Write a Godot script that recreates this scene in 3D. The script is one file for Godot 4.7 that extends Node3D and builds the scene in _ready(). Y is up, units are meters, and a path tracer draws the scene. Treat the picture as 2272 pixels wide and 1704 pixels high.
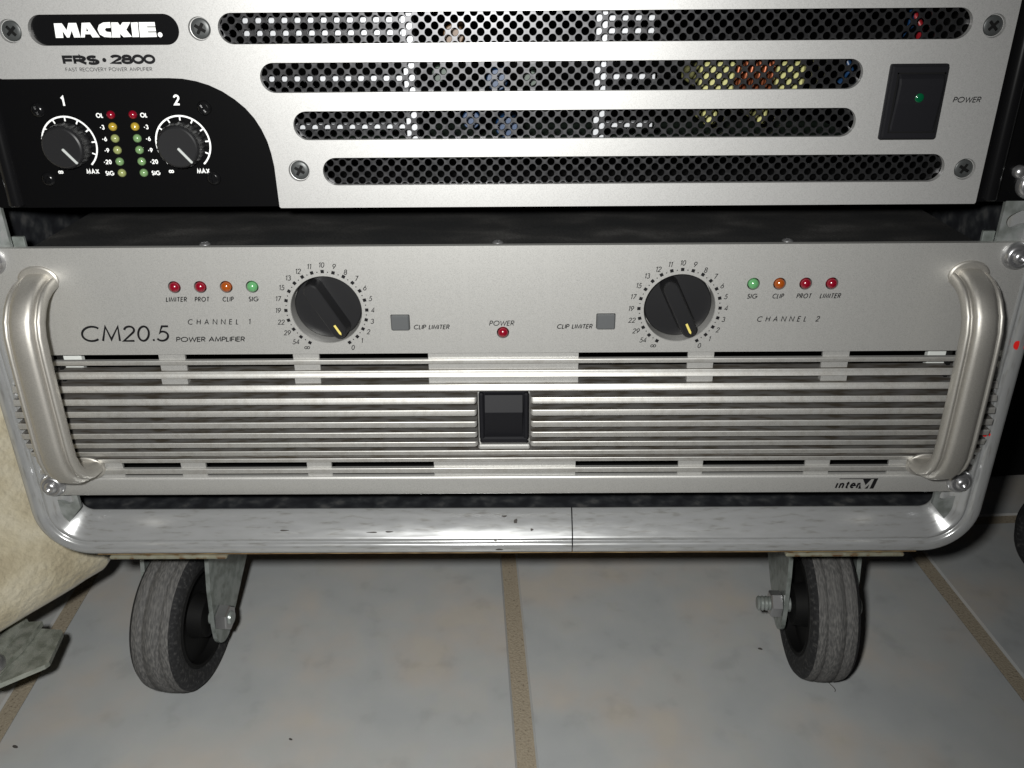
extends Node3D
# A flight-case rack with two power amplifiers, seen close with a camera flash.
# Geometry is written in millimetres: x across the rack, y up from the top edge of the lower amplifier, z towards the viewer.

const FLOOR_Y := -296.0
const MM := 0.001

var M := {}
var used := {}
var rng := RandomNumberGenerator.new()

# ---------------------------------------------------------------- helpers: points and nodes
func w(p: Vector3) -> Vector3:
	return Vector3(p.x, p.y - FLOOR_Y, p.z) * MM

func numbered(called: String) -> String:
	var n: int = used.get(called, 0)
	used[called] = n + 1
	return called if n == 0 else "%s_%03d" % [called, n]

func thing(called: String, label: String, category: String, at: Vector3, group := "") -> Node3D:
	var o := Node3D.new()
	o.name = numbered(called)
	add_child(o)
	o.position = w(at)
	o.set_meta("label", label)
	o.set_meta("category", category)
	if group:
		o.set_meta("group", group)
	return o

# a part whose mesh was built in absolute millimetres
func part(called: String, b, m: Material, parent: Node3D) -> MeshInstance3D:
	return place(called, b.mesh(), m, parent, Vector3.ZERO)

# a part whose mesh was built round its own origin; at is absolute
func place(called: String, mesh: Mesh, m: Material, parent: Node3D, at: Vector3, basis := Basis()) -> MeshInstance3D:
	var o := MeshInstance3D.new()
	o.mesh = mesh
	o.material_override = m
	o.name = called
	parent.add_child(o, true)
	var base := Vector3.ZERO
	var q: Node = parent
	while q != self:
		base += q.position
		q = q.get_parent()
	var zero := Vector3(0, -FLOOR_Y, 0) * MM
	o.transform = Transform3D(basis, at * MM + zero - base)
	return o

func local_part(called: String, b, m: Material, parent: Node3D) -> MeshInstance3D:
	var o := MeshInstance3D.new()
	o.mesh = b.mesh()
	o.material_override = m
	o.name = called
	parent.add_child(o, true)
	return o

func pivot(called: String, parent: Node3D, at: Vector3, turn := 0.0) -> Node3D:
	var o := Node3D.new()
	o.name = called
	parent.add_child(o, true)
	o.position = w(at) - parent.position
	o.rotation.y = turn
	return o

# ---------------------------------------------------------------- helper: mesh builder (millimetres)
class B:
	var st := SurfaceTool.new()
	var sg := 0
	var count := 0
	func _init():
		st.begin(Mesh.PRIMITIVE_TRIANGLES)
	func flat() -> void:
		sg += 1
	# counter-clockwise as seen from outside
	func tri(a: Vector3, b: Vector3, c: Vector3, group := -1, ua := Vector2.ZERO, ub := Vector2.ZERO, uc := Vector2.ZERO) -> void:
		var u := 0xFFFFFFFF if group < 0 else group
		st.set_smooth_group(u)
		st.set_uv(ua)
		st.add_vertex(a * 0.001)
		st.set_smooth_group(u)
		st.set_uv(uc)
		st.add_vertex(c * 0.001)
		st.set_smooth_group(u)
		st.set_uv(ub)
		st.add_vertex(b * 0.001)
	func quad(a: Vector3, b: Vector3, c: Vector3, d: Vector3, group := -1) -> void:
		if not (a.is_equal_approx(b) or b.is_equal_approx(c) or a.is_equal_approx(c)):
			tri(a, b, c, group)
		if not (a.is_equal_approx(c) or c.is_equal_approx(d) or a.is_equal_approx(d)):
			tri(a, c, d, group)
	func mesh() -> ArrayMesh:
		st.generate_normals()
		return st.commit()
	# chamfered box
	func box(lo: Vector3, hi: Vector3, r := 0.0, t := Transform3D()) -> B:
		var c := (lo + hi) / 2.0
		var h := (hi - lo) / 2.0
		r = minf(r, minf(h.x, minf(h.y, h.z)) * 0.98)
		if r <= 0.0:
			for ax in 3:
				for s in [-1.0, 1.0]:
					var n := Vector3.ZERO
					n[ax] = s
					var u := Vector3.ZERO
					u[(ax + 1) % 3] = 1.0
					var v := n.cross(u)
					var o := c + n * h
					quad(t * (o - u * h - v * h), t * (o + u * h - v * h), t * (o + u * h + v * h), t * (o - u * h + v * h))
			return self
		var k := h - Vector3(r, r, r)
		for ax in 3:
			for s in [-1.0, 1.0]:
				var n := Vector3.ZERO
				n[ax] = s
				var u := Vector3.ZERO
				u[(ax + 1) % 3] = 1.0
				var v := n.cross(u)
				var o := c + n * h
				quad(t * (o - u * k - v * k), t * (o + u * k - v * k), t * (o + u * k + v * k), t * (o - u * k + v * k))
		for ax in 3:
			var e := Vector3.ZERO
			e[ax] = 1.0
			for s1 in [-1.0, 1.0]:
				for s2 in [-1.0, 1.0]:
					var n1 := Vector3.ZERO
					n1[(ax + 1) % 3] = s1
					var n2 := Vector3.ZERO
					n2[(ax + 2) % 3] = s2
					var p1 := c + n1 * h + n2 * k
					var p2 := c + n1 * k + n2 * h
					var a := t * (p1 - e * k)
					var b := t * (p1 + e * k)
					var cc := t * (p2 + e * k)
					var d := t * (p2 - e * k)
					if s1 * s2 > 0.0:
						quad(a, d, cc, b)
					else:
						quad(a, b, cc, d)
		for sx in [-1.0, 1.0]:
			for sy in [-1.0, 1.0]:
				for sz in [-1.0, 1.0]:
					var s := Vector3(sx, sy, sz)
					var a := t * (c + s * Vector3(h.x, k.y, k.z))
					var b := t * (c + s * Vector3(k.x, h.y, k.z))
					var d := t * (c + s * Vector3(k.x, k.y, h.z))
					if sx * sy * sz > 0.0:
						tri(a, b, d)
					else:
						tri(a, d, b)
		return self
	# profile of (radius, height) round an axis; t turns +z into the axis
	func lathe(prof: Array, t := Transform3D(), segs := 32, smooth := false) -> B:
		sg += 1
		for i in prof.size() - 1:
			if not smooth:
				sg += 1
			var a: Vector2 = prof[i]
			var b: Vector2 = prof[i + 1]
			for k in segs:
				var p := TAU * k / segs
				var q := TAU * (k + 1) / segs
				var cp := Vector2(cos(p), sin(p))
				var cq := Vector2(cos(q), sin(q))
				quad(t * Vector3(a.x * cp.x, a.x * cp.y, a.y), t * Vector3(a.x * cq.x, a.x * cq.y, a.y), t * Vector3(b.x * cq.x, b.x * cq.y, b.y), t * Vector3(b.x * cp.x, b.x * cp.y, b.y), sg)
		return self
	# outline in the xy plane, from z0 to z1 with a chamfer r on the front (z1) edge
	func plate(poly: PackedVector2Array, z0: float, z1: float, r := 0.0, t := Transform3D(), smooth_sides := false) -> B:
		if Geometry2D.is_polygon_clockwise(poly):
			poly.reverse()
		var front := poly
		if r > 0.0:
			var n := poly.size()
			front = PackedVector2Array()
			for i in n:
				var a := (poly[i] - poly[(i + n - 1) % n]).normalized()
				var b := (poly[(i + 1) % n] - poly[i]).normalized()
				var na := Vector2(-a.y, a.x)
				var nb := Vector2(-b.y, b.x)
				var m := (na + nb).normalized()
				front.append(poly[i] + m * (r / maxf(0.4, m.dot(na))))
		var idx := Geometry2D.triangulate_polygon(front)
		for i in range(0, idx.size(), 3):
			var a := front[idx[i]]
			var b := front[idx[i + 1]]
			var c := front[idx[i + 2]]
			if (b - a).cross(c - a) < 0.0:
				var s := b
				b = c
				c = s
			tri(t * Vector3(a.x, a.y, z1), t * Vector3(b.x, b.y, z1), t * Vector3(c.x, c.y, z1))
			tri(t * Vector3(a.x, a.y, z0), t * Vector3(c.x, c.y, z0), t * Vector3(b.x, b.y, z0))
		sg += 2
		var g := sg if smooth_sides else -1
		for i in poly.size():
			var j := (i + 1) % poly.size()
			quad(t * Vector3(poly[i].x, poly[i].y, z0), t * Vector3(poly[j].x, poly[j].y, z0), t * Vector3(poly[j].x, poly[j].y, z1 - r), t * Vector3(poly[i].x, poly[i].y, z1 - r), g)
			if r > 0.0:
				quad(t * Vector3(poly[i].x, poly[i].y, z1 - r), t * Vector3(poly[j].x, poly[j].y, z1 - r), t * Vector3(front[j].x, front[j].y, z1), t * Vector3(front[i].x, front[i].y, z1), -1 if not smooth_sides else sg + 100000)
		return self
	# rings of points joined into a skin
	func skin(rings: Array, closed: bool, smooth := true, flip := false) -> B:
		sg += 1
		var u := 0.0
		var middle: int = rings[0].size() / 2
		for i in rings.size() - 1:
			var a: Array = rings[i]
			var b: Array = rings[i + 1]
			var n := a.size()
			var u1: float = u + a[middle].distance_to(b[middle]) * 0.001
			var v := 0.0
			for k in (n if closed else n - 1):
				var l := (k + 1) % n
				var v1: float = v + rings[0][k].distance_to(rings[0][l]) * 0.001
				var g := sg if smooth else -1
				var uv := [Vector2(u, v), Vector2(u, v1), Vector2(u1, v1), Vector2(u1, v)]
				if flip:
					tri(a[k], b[k], b[l], g, uv[0], uv[3], uv[2])
					tri(a[k], b[l], a[l], g, uv[0], uv[2], uv[1])
				else:
					tri(a[k], a[l], b[l], g, uv[0], uv[1], uv[2])
					tri(a[k], b[l], b[k], g, uv[0], uv[2], uv[3])
				v = v1
			u = u1
		return self
	func cap(ring: Array, flip := false) -> B:
		var c := Vector3.ZERO
		for p in ring:
			c += p
		c /= ring.size()
		for k in ring.size():
			var l := (k + 1) % ring.size()
			if flip:
				tri(c, ring[l], ring[k])
			else:
				tri(c, ring[k], ring[l])
		return self
	func tube(pts: Array, r: float, segs := 8) -> B:
		var rings := []
		for i in pts.size():
			var d: Vector3 = (pts[mini(i + 1, pts.size() - 1)] - pts[maxi(i - 1, 0)]).normalized()
			var u := d.cross(Vector3.UP if absf(d.y) < 0.9 else Vector3.RIGHT).normalized()
			var v := d.cross(u)
			var ring := []
			for k in segs:
				var a := TAU * k / segs
				ring.append(pts[i] + (u * cos(a) + v * sin(a)) * r)
			rings.append(ring)
		skin(rings, true)
		cap(rings[0], true)
		cap(rings[-1])
		return self
	# a flat ribbon of ink along a line
	func ribbon(pts: PackedVector2Array, width: float, z: float) -> void:
		var n := pts.size()
		if n < 2:
			return
		var closed := pts[0].distance_to(pts[n - 1]) < 0.0001
		var l := []
		var r := []
		for i in n:
			var pa := pts[i] - pts[i - 1] if i > 0 else (pts[0] - pts[n - 2] if closed else pts[1] - pts[0])
			var pb := pts[i + 1] - pts[i] if i < n - 1 else (pts[1] - pts[0] if closed else pts[n - 1] - pts[n - 2])
			var na := Vector2(-pa.y, pa.x).normalized()
			var nb := Vector2(-pb.y, pb.x).normalized()
			var m := (na + nb)
			m = na if m.length() < 0.2 else m.normalized()
			var s := width * 0.5 / maxf(0.45, m.dot(na))
			l.append(pts[i] + m * s)
			r.append(pts[i] - m * s)
		for i in n - 1:
			quad(Vector3(r[i].x, r[i].y, z), Vector3(r[i + 1].x, r[i + 1].y, z), Vector3(l[i + 1].x, l[i + 1].y, z), Vector3(l[i].x, l[i].y, z))
	func poly(pts: Array, z: float) -> void:
		var p := PackedVector2Array()
		for q in pts:
			p.append(Vector2(q[0], q[1]) if q is Array else q)
		var idx := Geometry2D.triangulate_polygon(p)
		for i in range(0, idx.size(), 3):
			var a := p[idx[i]]
			var b := p[idx[i + 1]]
			var c := p[idx[i + 2]]
			if (b - a).cross(c - a) < 0.0:
				var s := b
				b = c
				c = s
			tri(Vector3(a.x, a.y, z), Vector3(b.x, b.y, z), Vector3(c.x, c.y, z))

func arc(cx: float, cy: float, rx: float, ry: float, a0: float, a1: float, n := 14) -> PackedVector2Array:
	var out := PackedVector2Array()
	for i in n + 1:
		var a := deg_to_rad(lerpf(a0, a1, float(i) / n))
		out.append(Vector2(cx + rx * cos(a), cy + ry * sin(a)))
	return out

func rounded(x0: float, y0: float, x1: float, y1: float, r: float, n := 5) -> PackedVector2Array:
	var out := PackedVector2Array()
	for c in [[x1 - r, y1 - r, 0], [x0 + r, y1 - r, 90], [x0 + r, y0 + r, 180], [x1 - r, y0 + r, 270]]:
		out.append_array(arc(c[0], c[1], r, r, c[2], c[2] + 90, n))
	return out

func circle(x: float, y: float, r: float, n := 20) -> PackedVector2Array:
	var out := arc(x, y, r, r, 0, 360, n)
	out.remove_at(n)
	return out

# ---------------------------------------------------------------- helper: drawn lettering (geometric sans, one stroke per line)
# a glyph: [advance, stroke, stroke ...]; a stroke is a run of x, y; an "a" entry is an arc cx, cy, rx, ry, from, to
func glyph(c: String) -> Array:
	match c:
		"A": return [0.76, [0, 0, 0.38, 1, 0.76, 0], [0.14, 0.34, 0.62, 0.34]]
		"C": return [0.86, ["a", 0.5, 0.5, 0.5, 0.5, 48, 312]]
		"E": return [0.46, [0.46, 1, 0, 1, 0, 0, 0.46, 0], [0, 0.53, 0.42, 0.53]]
		"F": return [0.44, [0.44, 1, 0, 1, 0, 0], [0, 0.5, 0.4, 0.5]]
		"G": return [1.0, ["a", 0.5, 0.5, 0.5, 0.5, 48, 352, 1.0, 0.48, 0.55, 0.48]]
		"H": return [0.64, [0, 0, 0, 1], [0.64, 0, 0.64, 1], [0, 0.53, 0.64, 0.53]]
		"I": return [0.02, [0, 0, 0, 1]]
		"K": return [0.6, [0, 0, 0, 1], [0.56, 1, 0.02, 0.48], [0.12, 0.56, 0.6, 0]]
		"L": return [0.36, [0, 1, 0, 0, 0.36, 0]]
		"M": return [0.86, [0, 0, 0.11, 1, 0.43, 0.1, 0.75, 1, 0.86, 0]]
		"N": return [0.74, [0, 0, 0, 1, 0.74, 0, 0.74, 1]]
		"O": return [1.0, ["a", 0.5, 0.5, 0.5, 0.5, 0, 360]]
		"P": return [0.5, [0, 0, 0, 1, 0.24, 1, "a", 0.24, 0.74, 0.26, 0.26, 90, -90, 0, 0.48]]
		"R": return [0.54, [0, 0, 0, 1, 0.24, 1, "a", 0.24, 0.74, 0.26, 0.26, 90, -90, 0, 0.48], [0.2, 0.48, 0.54, 0]]
		"S": return [0.5, ["a", 0.25, 0.75, 0.22, 0.25, 40, 270, "a", 0.25, 0.25, 0.25, 0.25, 90, -150]]
		"T": return [0.56, [0, 1, 0.56, 1], [0.28, 0, 0.28, 1]]
		"V": return [0.72, [0, 1, 0.36, 0, 0.72, 1]]
		"W": return [1.12, [0, 1, 0.28, 0, 0.56, 0.92, 0.84, 0, 1.12, 1]]
		"X": return [0.66, [0, 0, 0.66, 1], [0, 1, 0.66, 0]]
		"Y": return [0.64, [0, 1, 0.32, 0.5, 0.64, 1], [0.32, 0.5, 0.32, 0]]
		"0": return [0.54, ["a", 0.27, 0.5, 0.27, 0.5, 0, 360]]
		"1": return [0.26, [0, 0.82, 0.22, 1, 0.22, 0]]
		"2": return [0.52, ["a", 0.26, 0.74, 0.25, 0.26, 175, -35, 0, 0, 0.54, 0]]
		"3": return [0.5, ["a", 0.23, 0.76, 0.21, 0.24, 160, -90], ["a", 0.24, 0.27, 0.26, 0.27, 90, -160]]
		"4": return [0.58, [0.58, 0.24, 0, 0.24, 0.43, 1, 0.43, 0]]
		"5": return [0.52, [0.5, 1, 0.18, 1, 0.08, 0.55, "a", 0.22, 0.32, 0.29, 0.32, 110, -150]]
		"6": return [0.54, ["a", 0.27, 0.3, 0.27, 0.3, 0, 360], [0.42, 1, 0.05, 0.42]]
		"7": return [0.52, [0, 1, 0.52, 1, 0.14, 0]]
		"8": return [0.52, ["a", 0.26, 0.76, 0.21, 0.24, 0, 360], ["a", 0.26, 0.27, 0.26, 0.27, 0, 360]]
		"9": return [0.54, ["a", 0.27, 0.7, 0.27, 0.3, 0, 360], [0.12, 0, 0.49, 0.58]]
		"-": return [0.26, [0, 0.42, 0.26, 0.42]]
		".": return [0.06, [0.0, 0.05, 0.1, 0.05]]
		"~": return [1.1, ["a", 0.26, 0.5, 0.26, 0.27, 0, 360], ["a", 0.8, 0.5, 0.26, 0.27, 0, 360]]
		"i": return [0.3, [0.1, 0, 0.1, 0.98]]
		"n": return [0.78, [0.1, 0, 0.1, 0.98], [0.12, 0.62, "a", 0.36, 0.62, 0.24, 0.28, 150, 0, 0.6, 0]]
		"t": return [0.52, [0.22, 1.25, 0.22, 0.2, "a", 0.4, 0.2, 0.18, 0.14, 180, 270, 0.46, 0.06], [0.0, 0.9, 0.46, 0.9]]
		"e": return [0.8, [0.1, 0.5, 0.66, 0.5, "a", 0.38, 0.5, 0.28, 0.42, 0, 310]]
		"r": return [0.56, [0.1, 0, 0.1, 0.98], [0.12, 0.55, "a", 0.42, 0.6, 0.3, 0.32, 180, 85]]
	return [0.3]

func stroke_points(s: Array) -> PackedVector2Array:
	var out := PackedVector2Array()
	var i := 0
	while i < s.size():
		if s[i] is String:
			out.append_array(arc(s[i + 1], s[i + 2], s[i + 3], s[i + 4], s[i + 5], s[i + 6], int(maxf(6, absf(s[i + 6] - s[i + 5]) / 15.0))))
			i += 7
		else:
			out.append(Vector2(s[i], s[i + 1]))
			i += 2
	return out

# lettering of cap height h with its left foot at x, y; width > 0 spreads the letters to that width
func ink(b: B, text: String, x: float, y: float, h: float, stroke: float, width := 0.0, slant := 0.2, z := 0.03, gap := 0.16, wide := 1.0, tracked := false) -> void:
	var total := 0.0
	var gaps := 0
	for c in text:
		total += 0.34 if c == " " else glyph(c)[0] * wide
		gaps += 1
	gaps -= 1
	var hh := h - stroke
	var space := gap
	if width > 0.0 and gaps > 0:
		space = ((width - stroke) / hh - total) / gaps
	if space > 0.3 and width > 0.0 and not tracked:
		var f := ((width - stroke) / hh - 0.26 * gaps - 0.1 * text.count(" ")) / total
		wide *= f
		space = 0.26
	elif space < 0.3 and width > 0.0:
		var f := ((width - stroke) / hh - 0.3 * gaps) / total
		wide *= f
		total *= f
		space = 0.3
	var px := 0.0
	for c in text:
		if c == " ":
			px += 0.34 + space
			continue
		var g := glyph(c)
		for k in range(1, g.size()):
			var pts := PackedVector2Array()
			for p in stroke_points(g[k]):
				var q := Vector2(px + p.x * wide, p.y) * hh
				pts.append(Vector2(x + stroke / 2 + q.x + q.y * slant, y + stroke / 2 + q.y))
			b.ribbon(pts, stroke, z + 0.012 * k)
		px += g[0] * wide + space

func ink_at(b: B, text: String, cx: float, cy: float, h: float, stroke: float, slant := 0.2, z := 0.03, gap := 0.22) -> void:
	var total := -gap
	for c in text:
		total += glyph(c)[0] + gap
	ink(b, text, cx - total * (h - stroke) / 2 - stroke / 2 - slant * h / 2, cy - h / 2, h, stroke, 0.0, slant, z, gap)

# ---------------------------------------------------------------- helper: materials
func lin(r: float, g: float, b: float) -> Color:
	return Color(r, g, b).linear_to_srgb()

func mat(c: Color, rough: float, metal := 0.0, spec := 0.5) -> StandardMaterial3D:
	var m := StandardMaterial3D.new()
	m.albedo_color = c
	m.roughness = rough
	m.metallic = metal
	m.metallic_specular = spec
	return m

func noise(freq: float, octaves: int, s: int, ramp: Array, size := 512, kind := FastNoiseLite.TYPE_SIMPLEX_SMOOTH, as_normal := false, bump := 4.0) -> NoiseTexture2D:
	var n := FastNoiseLite.new()
	n.noise_type = kind
	n.frequency = freq
	n.seed = s
	n.fractal_octaves = octaves
	n.fractal_type = FastNoiseLite.FRACTAL_FBM if octaves > 1 else FastNoiseLite.FRACTAL_NONE
	var t := NoiseTexture2D.new()
	t.width = size
	t.height = size
	t.seamless = true
	t.noise = n
	if as_normal:
		t.as_normal_map = true
		t.bump_strength = bump
	else:
		var g := Gradient.new()
		var offs := PackedFloat32Array()
		var cols := PackedColorArray()
		for r in ramp:
			offs.append(r[0])
			cols.append(r[1])
		g.offsets = offs
		g.colors = cols
		t.color_ramp = g
	return t

func grey(v: float) -> Color:
	return Color(v, v, v)

func tri_map(m: StandardMaterial3D, scale: Vector3) -> void:
	m.uv1_triplanar = true
	m.uv1_world_triplanar = true
	m.uv1_scale = scale
	m.uv1_triplanar_sharpness = 4.0

func make_materials() -> void:
	# silver paint with a fine metal flake
	var s := mat(lin(0.53, 0.528, 0.52), 0.5, 0.55)
	s.albedo_texture = noise(0.35, 1, 3, [[0.0, grey(0.9)], [0.5, grey(0.965)], [1.0, grey(1.0)]], 512, FastNoiseLite.TYPE_VALUE)
	s.roughness_texture = noise(0.2, 2, 5, [[0.2, grey(0.9)], [0.8, grey(1.0)]])
	tri_map(s, Vector3(26, 26, 26))
	M.silver = s
	var s2: StandardMaterial3D = s.duplicate()
	s2.albedo_color = lin(0.53, 0.526, 0.508)
	s2.roughness = 0.46
	s2.detail_enabled = true
	s2.detail_blend_mode = BaseMaterial3D.BLEND_MODE_MUL
	s2.detail_albedo = noise(0.07, 3, 6, [[0.0, grey(0.6)], [0.17, grey(0.82)], [0.23, grey(1.0)]], 1024)
	M.silver_low = s2
	var hd: StandardMaterial3D = s.duplicate()
	hd.albedo_color = lin(0.56, 0.54, 0.50)
	hd.roughness = 0.55
	hd.metallic = 0.85
	M.handle = hd
	# ribs: the same aluminium, rubbed dirty in lengthwise smears
	var rb: StandardMaterial3D = s2.duplicate()
	rb.detail_enabled = true
	rb.detail_blend_mode = BaseMaterial3D.BLEND_MODE_MUL
	rb.detail_albedo = noise(0.012, 4, 21, [[0.2, Color(0.95, 0.945, 0.935)], [0.4, Color(0.985, 0.98, 0.975)], [0.75, grey(1.0)]])
	rb.albedo_color = lin(0.66, 0.655, 0.63)
	rb.roughness = 0.5
	rb.metallic = 0.8
	M.rib = rb
	# grooves between the ribs: mottled dirty metal, recess shade put into the darker colour
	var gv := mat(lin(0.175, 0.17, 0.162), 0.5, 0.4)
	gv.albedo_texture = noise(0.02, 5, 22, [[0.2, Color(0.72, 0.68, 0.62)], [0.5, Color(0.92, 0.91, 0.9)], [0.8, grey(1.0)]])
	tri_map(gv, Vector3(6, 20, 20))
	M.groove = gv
	# bare aluminium of the case edge, drawn lengthwise
	var al := mat(lin(0.42, 0.427, 0.432), 0.25, 0.5)
	al.roughness_texture = noise(0.02, 5, 8, [[0.25, grey(0.8)], [0.75, grey(1.0)]])
	al.albedo_texture = noise(0.03, 5, 9, [[0.05, Color(0.85, 0.84, 0.82)], [0.35, Color(0.98, 0.98, 0.975)], [0.8, grey(1.0)]])
	al.uv1_scale = Vector3(4.0, 22.0, 1.0)
	M.aluminium = al
	var zn := mat(lin(0.31, 0.325, 0.318), 0.4, 0.4)
	zn.albedo_texture = noise(0.02, 4, 12, [[0.2, Color(0.78, 0.8, 0.78)], [0.6, Color(0.95, 0.97, 0.96)], [0.9, grey(1.0)]])
	zn.roughness_texture = noise(0.05, 3, 13, [[0.2, grey(0.7)], [0.8, grey(1.0)]])
	tri_map(zn, Vector3(9, 9, 9))
	M.zinc = zn
	var rl: StandardMaterial3D = zn.duplicate()
	rl.albedo_color = lin(0.36, 0.365, 0.365)
	M.rail = rl
	var bz: StandardMaterial3D = zn.duplicate()
	bz.albedo_color = lin(0.36, 0.36, 0.325)
	bz.roughness = 0.3
	M.bracket = bz
	var rust: StandardMaterial3D = zn.duplicate()
	rust.albedo_texture = noise(0.018, 4, 14, [[0.22, Color(0.7, 0.52, 0.36)], [0.38, Color(0.9, 0.87, 0.76)], [0.9, Color(1.0, 0.98, 0.9)]])
	M.zinc_rusty = rust
	M.chrome = mat(lin(0.46, 0.46, 0.47), 0.3, 0.85)
	M.screw_grey = mat(lin(0.06, 0.064, 0.064), 0.42, 0.3)
	M.fin = mat(lin(0.42, 0.43, 0.45), 0.45, 0.3)
	# blacks
	var bp := mat(lin(0.003, 0.003, 0.0033), 0.34, 0.0, 0.22)
	M.black_panel = bp
	M.black_gloss = mat(lin(0.005, 0.005, 0.0055), 0.2, 0.0, 0.4)
	var kn := mat(lin(0.012, 0.012, 0.013), 0.36)
	M.knob = kn
	M.black_matt = mat(lin(0.004, 0.004, 0.004), 0.7, 0.0, 0.3)
	M.inside = mat(lin(0.01, 0.01, 0.01), 0.6)
	M.switch = mat(lin(0.010, 0.010, 0.012), 0.52, 0.0, 0.25)
	# black sheet-metal lid, wiped dust
	var lid := mat(grey(1.0), 0.55)
	lid.albedo_texture = noise(0.011, 5, 17, [[0.25, lin(0.030, 0.031, 0.032)], [0.5, lin(0.040, 0.040, 0.040)], [0.68, lin(0.056, 0.055, 0.054)], [0.85, lin(0.09, 0.088, 0.085)]])
	lid.detail_enabled = true
	lid.detail_blend_mode = BaseMaterial3D.BLEND_MODE_MUL
	lid.detail_albedo = noise(0.25, 3, 18, [[0.2, grey(0.6)], [0.75, grey(1.0)]], 1024)
	tri_map(lid, Vector3(3.2, 5, 5))
	M.lid = lid
	var lam := mat(grey(1.0), 0.42)
	lam.albedo_texture = noise(0.02, 5, 19, [[0.3, lin(0.016, 0.017, 0.02)], [0.6, lin(0.03, 0.032, 0.035)], [0.85, lin(0.07, 0.07, 0.07)]])
	tri_map(lam, Vector3(7, 7, 7))
	M.laminate = lam
	# perforated sheet
	var pf := mat(lin(0.065, 0.065, 0.068), 0.36, 0.85)
	pf.roughness_texture = noise(0.05, 3, 23, [[0.2, grey(0.75)], [0.8, grey(1.0)]])
	tri_map(pf, Vector3(12, 12, 12))
	M.mesh = pf
	# ink and plastics
	M.ink = mat(lin(0.006, 0.006, 0.007), 0.6, 0.0, 0.3)
	M.ink_grey = mat(lin(0.05, 0.05, 0.05), 0.6)
	M.ink_white = mat(lin(0.82, 0.83, 0.82), 0.5)
	M.pointer_grey = mat(lin(0.42, 0.44, 0.43), 0.5)
	M.pointer = mat(lin(0.62, 0.52, 0.14), 0.5)
	for q in [["red", 0.18, 0.002, 0.012], ["orange", 0.26, 0.055, 0.005], ["green", 0.09, 0.28, 0.11], ["amber", 0.36, 0.25, 0.03], ["olive", 0.24, 0.27, 0.10], ["pale_green", 0.15, 0.26, 0.11], ["dark_green", 0.0, 0.07, 0.025]]:
		var l := mat(lin(q[1], q[2], q[3]), 0.22)
		l.clearcoat_enabled = true
		l.clearcoat = 0.8
		l.clearcoat_roughness = 0.06
		M["led_" + q[0]] = l
	M.button = mat(lin(0.078, 0.082, 0.085), 0.5)
	M.red_mark = mat(lin(0.72, 0.012, 0.01), 0.6)
	M.dirt = mat(lin(0.045, 0.04, 0.036), 0.85)
	# plywood edge
	var ply := mat(grey(1.0), 0.75)
	ply.albedo_texture = noise(0.04, 4, 27, [[0.2, lin(0.10, 0.06, 0.025)], [0.55, lin(0.22, 0.14, 0.06)], [0.9, lin(0.34, 0.25, 0.12)]])
	tri_map(ply, Vector3(4, 60, 20))
	M.plywood = ply
	# worn grey rubber
	var ru := mat(grey(1.0), 0.88)
	ru.albedo_texture = noise(0.022, 5, 29, [[0.2, lin(0.055, 0.055, 0.055)], [0.5, lin(0.088, 0.086, 0.084)], [0.8, lin(0.135, 0.132, 0.127)]])
	ru.normal_enabled = true
	ru.normal_texture = noise(0.05, 4, 30, [], 512, FastNoiseLite.TYPE_SIMPLEX_SMOOTH, true, 6.0)
	ru.normal_scale = 0.3
	tri_map(ru, Vector3(70, 18, 18))
	M.rubber = ru
	var rg: StandardMaterial3D = ru.duplicate()
	rg.albedo_texture = noise(0.03, 5, 33, [[0.25, lin(0.006, 0.006, 0.007)], [0.6, lin(0.014, 0.0145, 0.016)], [0.85, lin(0.06, 0.058, 0.055)]])
	M.rubber_dark = rg
	# beige vinyl
	var vi := mat(grey(1.0), 0.75)
	vi.albedo_texture = noise(0.008, 5, 41, [[0.2, lin(0.34, 0.295, 0.20)], [0.5, lin(0.40, 0.355, 0.25)], [0.8, lin(0.455, 0.415, 0.315)]])
	vi.normal_enabled = true
	vi.normal_texture = noise(0.05, 6, 42, [], 512, FastNoiseLite.TYPE_SIMPLEX_SMOOTH, true, 5.0)
	vi.normal_scale = 0.6
	vi.rim_enabled = true
	vi.rim = 0.4
	vi.rim_tint = 0.6
	tri_map(vi, Vector3(7, 7, 7))
	M.vinyl = vi
	# grout and tiles
	var gr := mat(grey(1.0), 0.9)
	gr.albedo_texture = noise(0.09, 5, 51, [[0.14, lin(0.13, 0.105, 0.075)], [0.24, lin(0.29, 0.245, 0.18)], [0.8, lin(0.33, 0.285, 0.215)]])
	gr.normal_enabled = true
	gr.normal_texture = noise(0.12, 4, 52, [], 512, FastNoiseLite.TYPE_SIMPLEX_SMOOTH, true, 4.0)
	gr.normal_scale = 0.35
	tri_map(gr, Vector3(9, 9, 9))
	M.grout = gr
	M.tiles = []
	for k in 3:
		var ti := mat(grey(1.0), 0.36)
		ti.albedo_texture = noise(0.0065, 6, 60 + k, [[0.2, lin(0.398, 0.415, 0.42)], [0.42, lin(0.42, 0.432, 0.43)], [0.58, lin(0.437, 0.438, 0.426)], [0.8, lin(0.468, 0.440, 0.400)]], 768)
		ti.detail_enabled = true
		ti.detail_blend_mode = BaseMaterial3D.BLEND_MODE_MUL
		ti.detail_albedo = noise(0.03, 5, 70 + k, [[0.12, grey(0.94)], [0.34, grey(0.985)], [0.8, grey(1.0)]])
		ti.roughness_texture = noise(0.02, 4, 80 + k, [[0.2, grey(0.85)], [0.8, grey(1.0)]])
		tri_map(ti, Vector3(1.9, 1.9, 1.9))
		ti.uv1_offset = Vector3(0.31 * k, 0.17 * k, 0.53 * k)
		M.tiles.append(ti)
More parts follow.
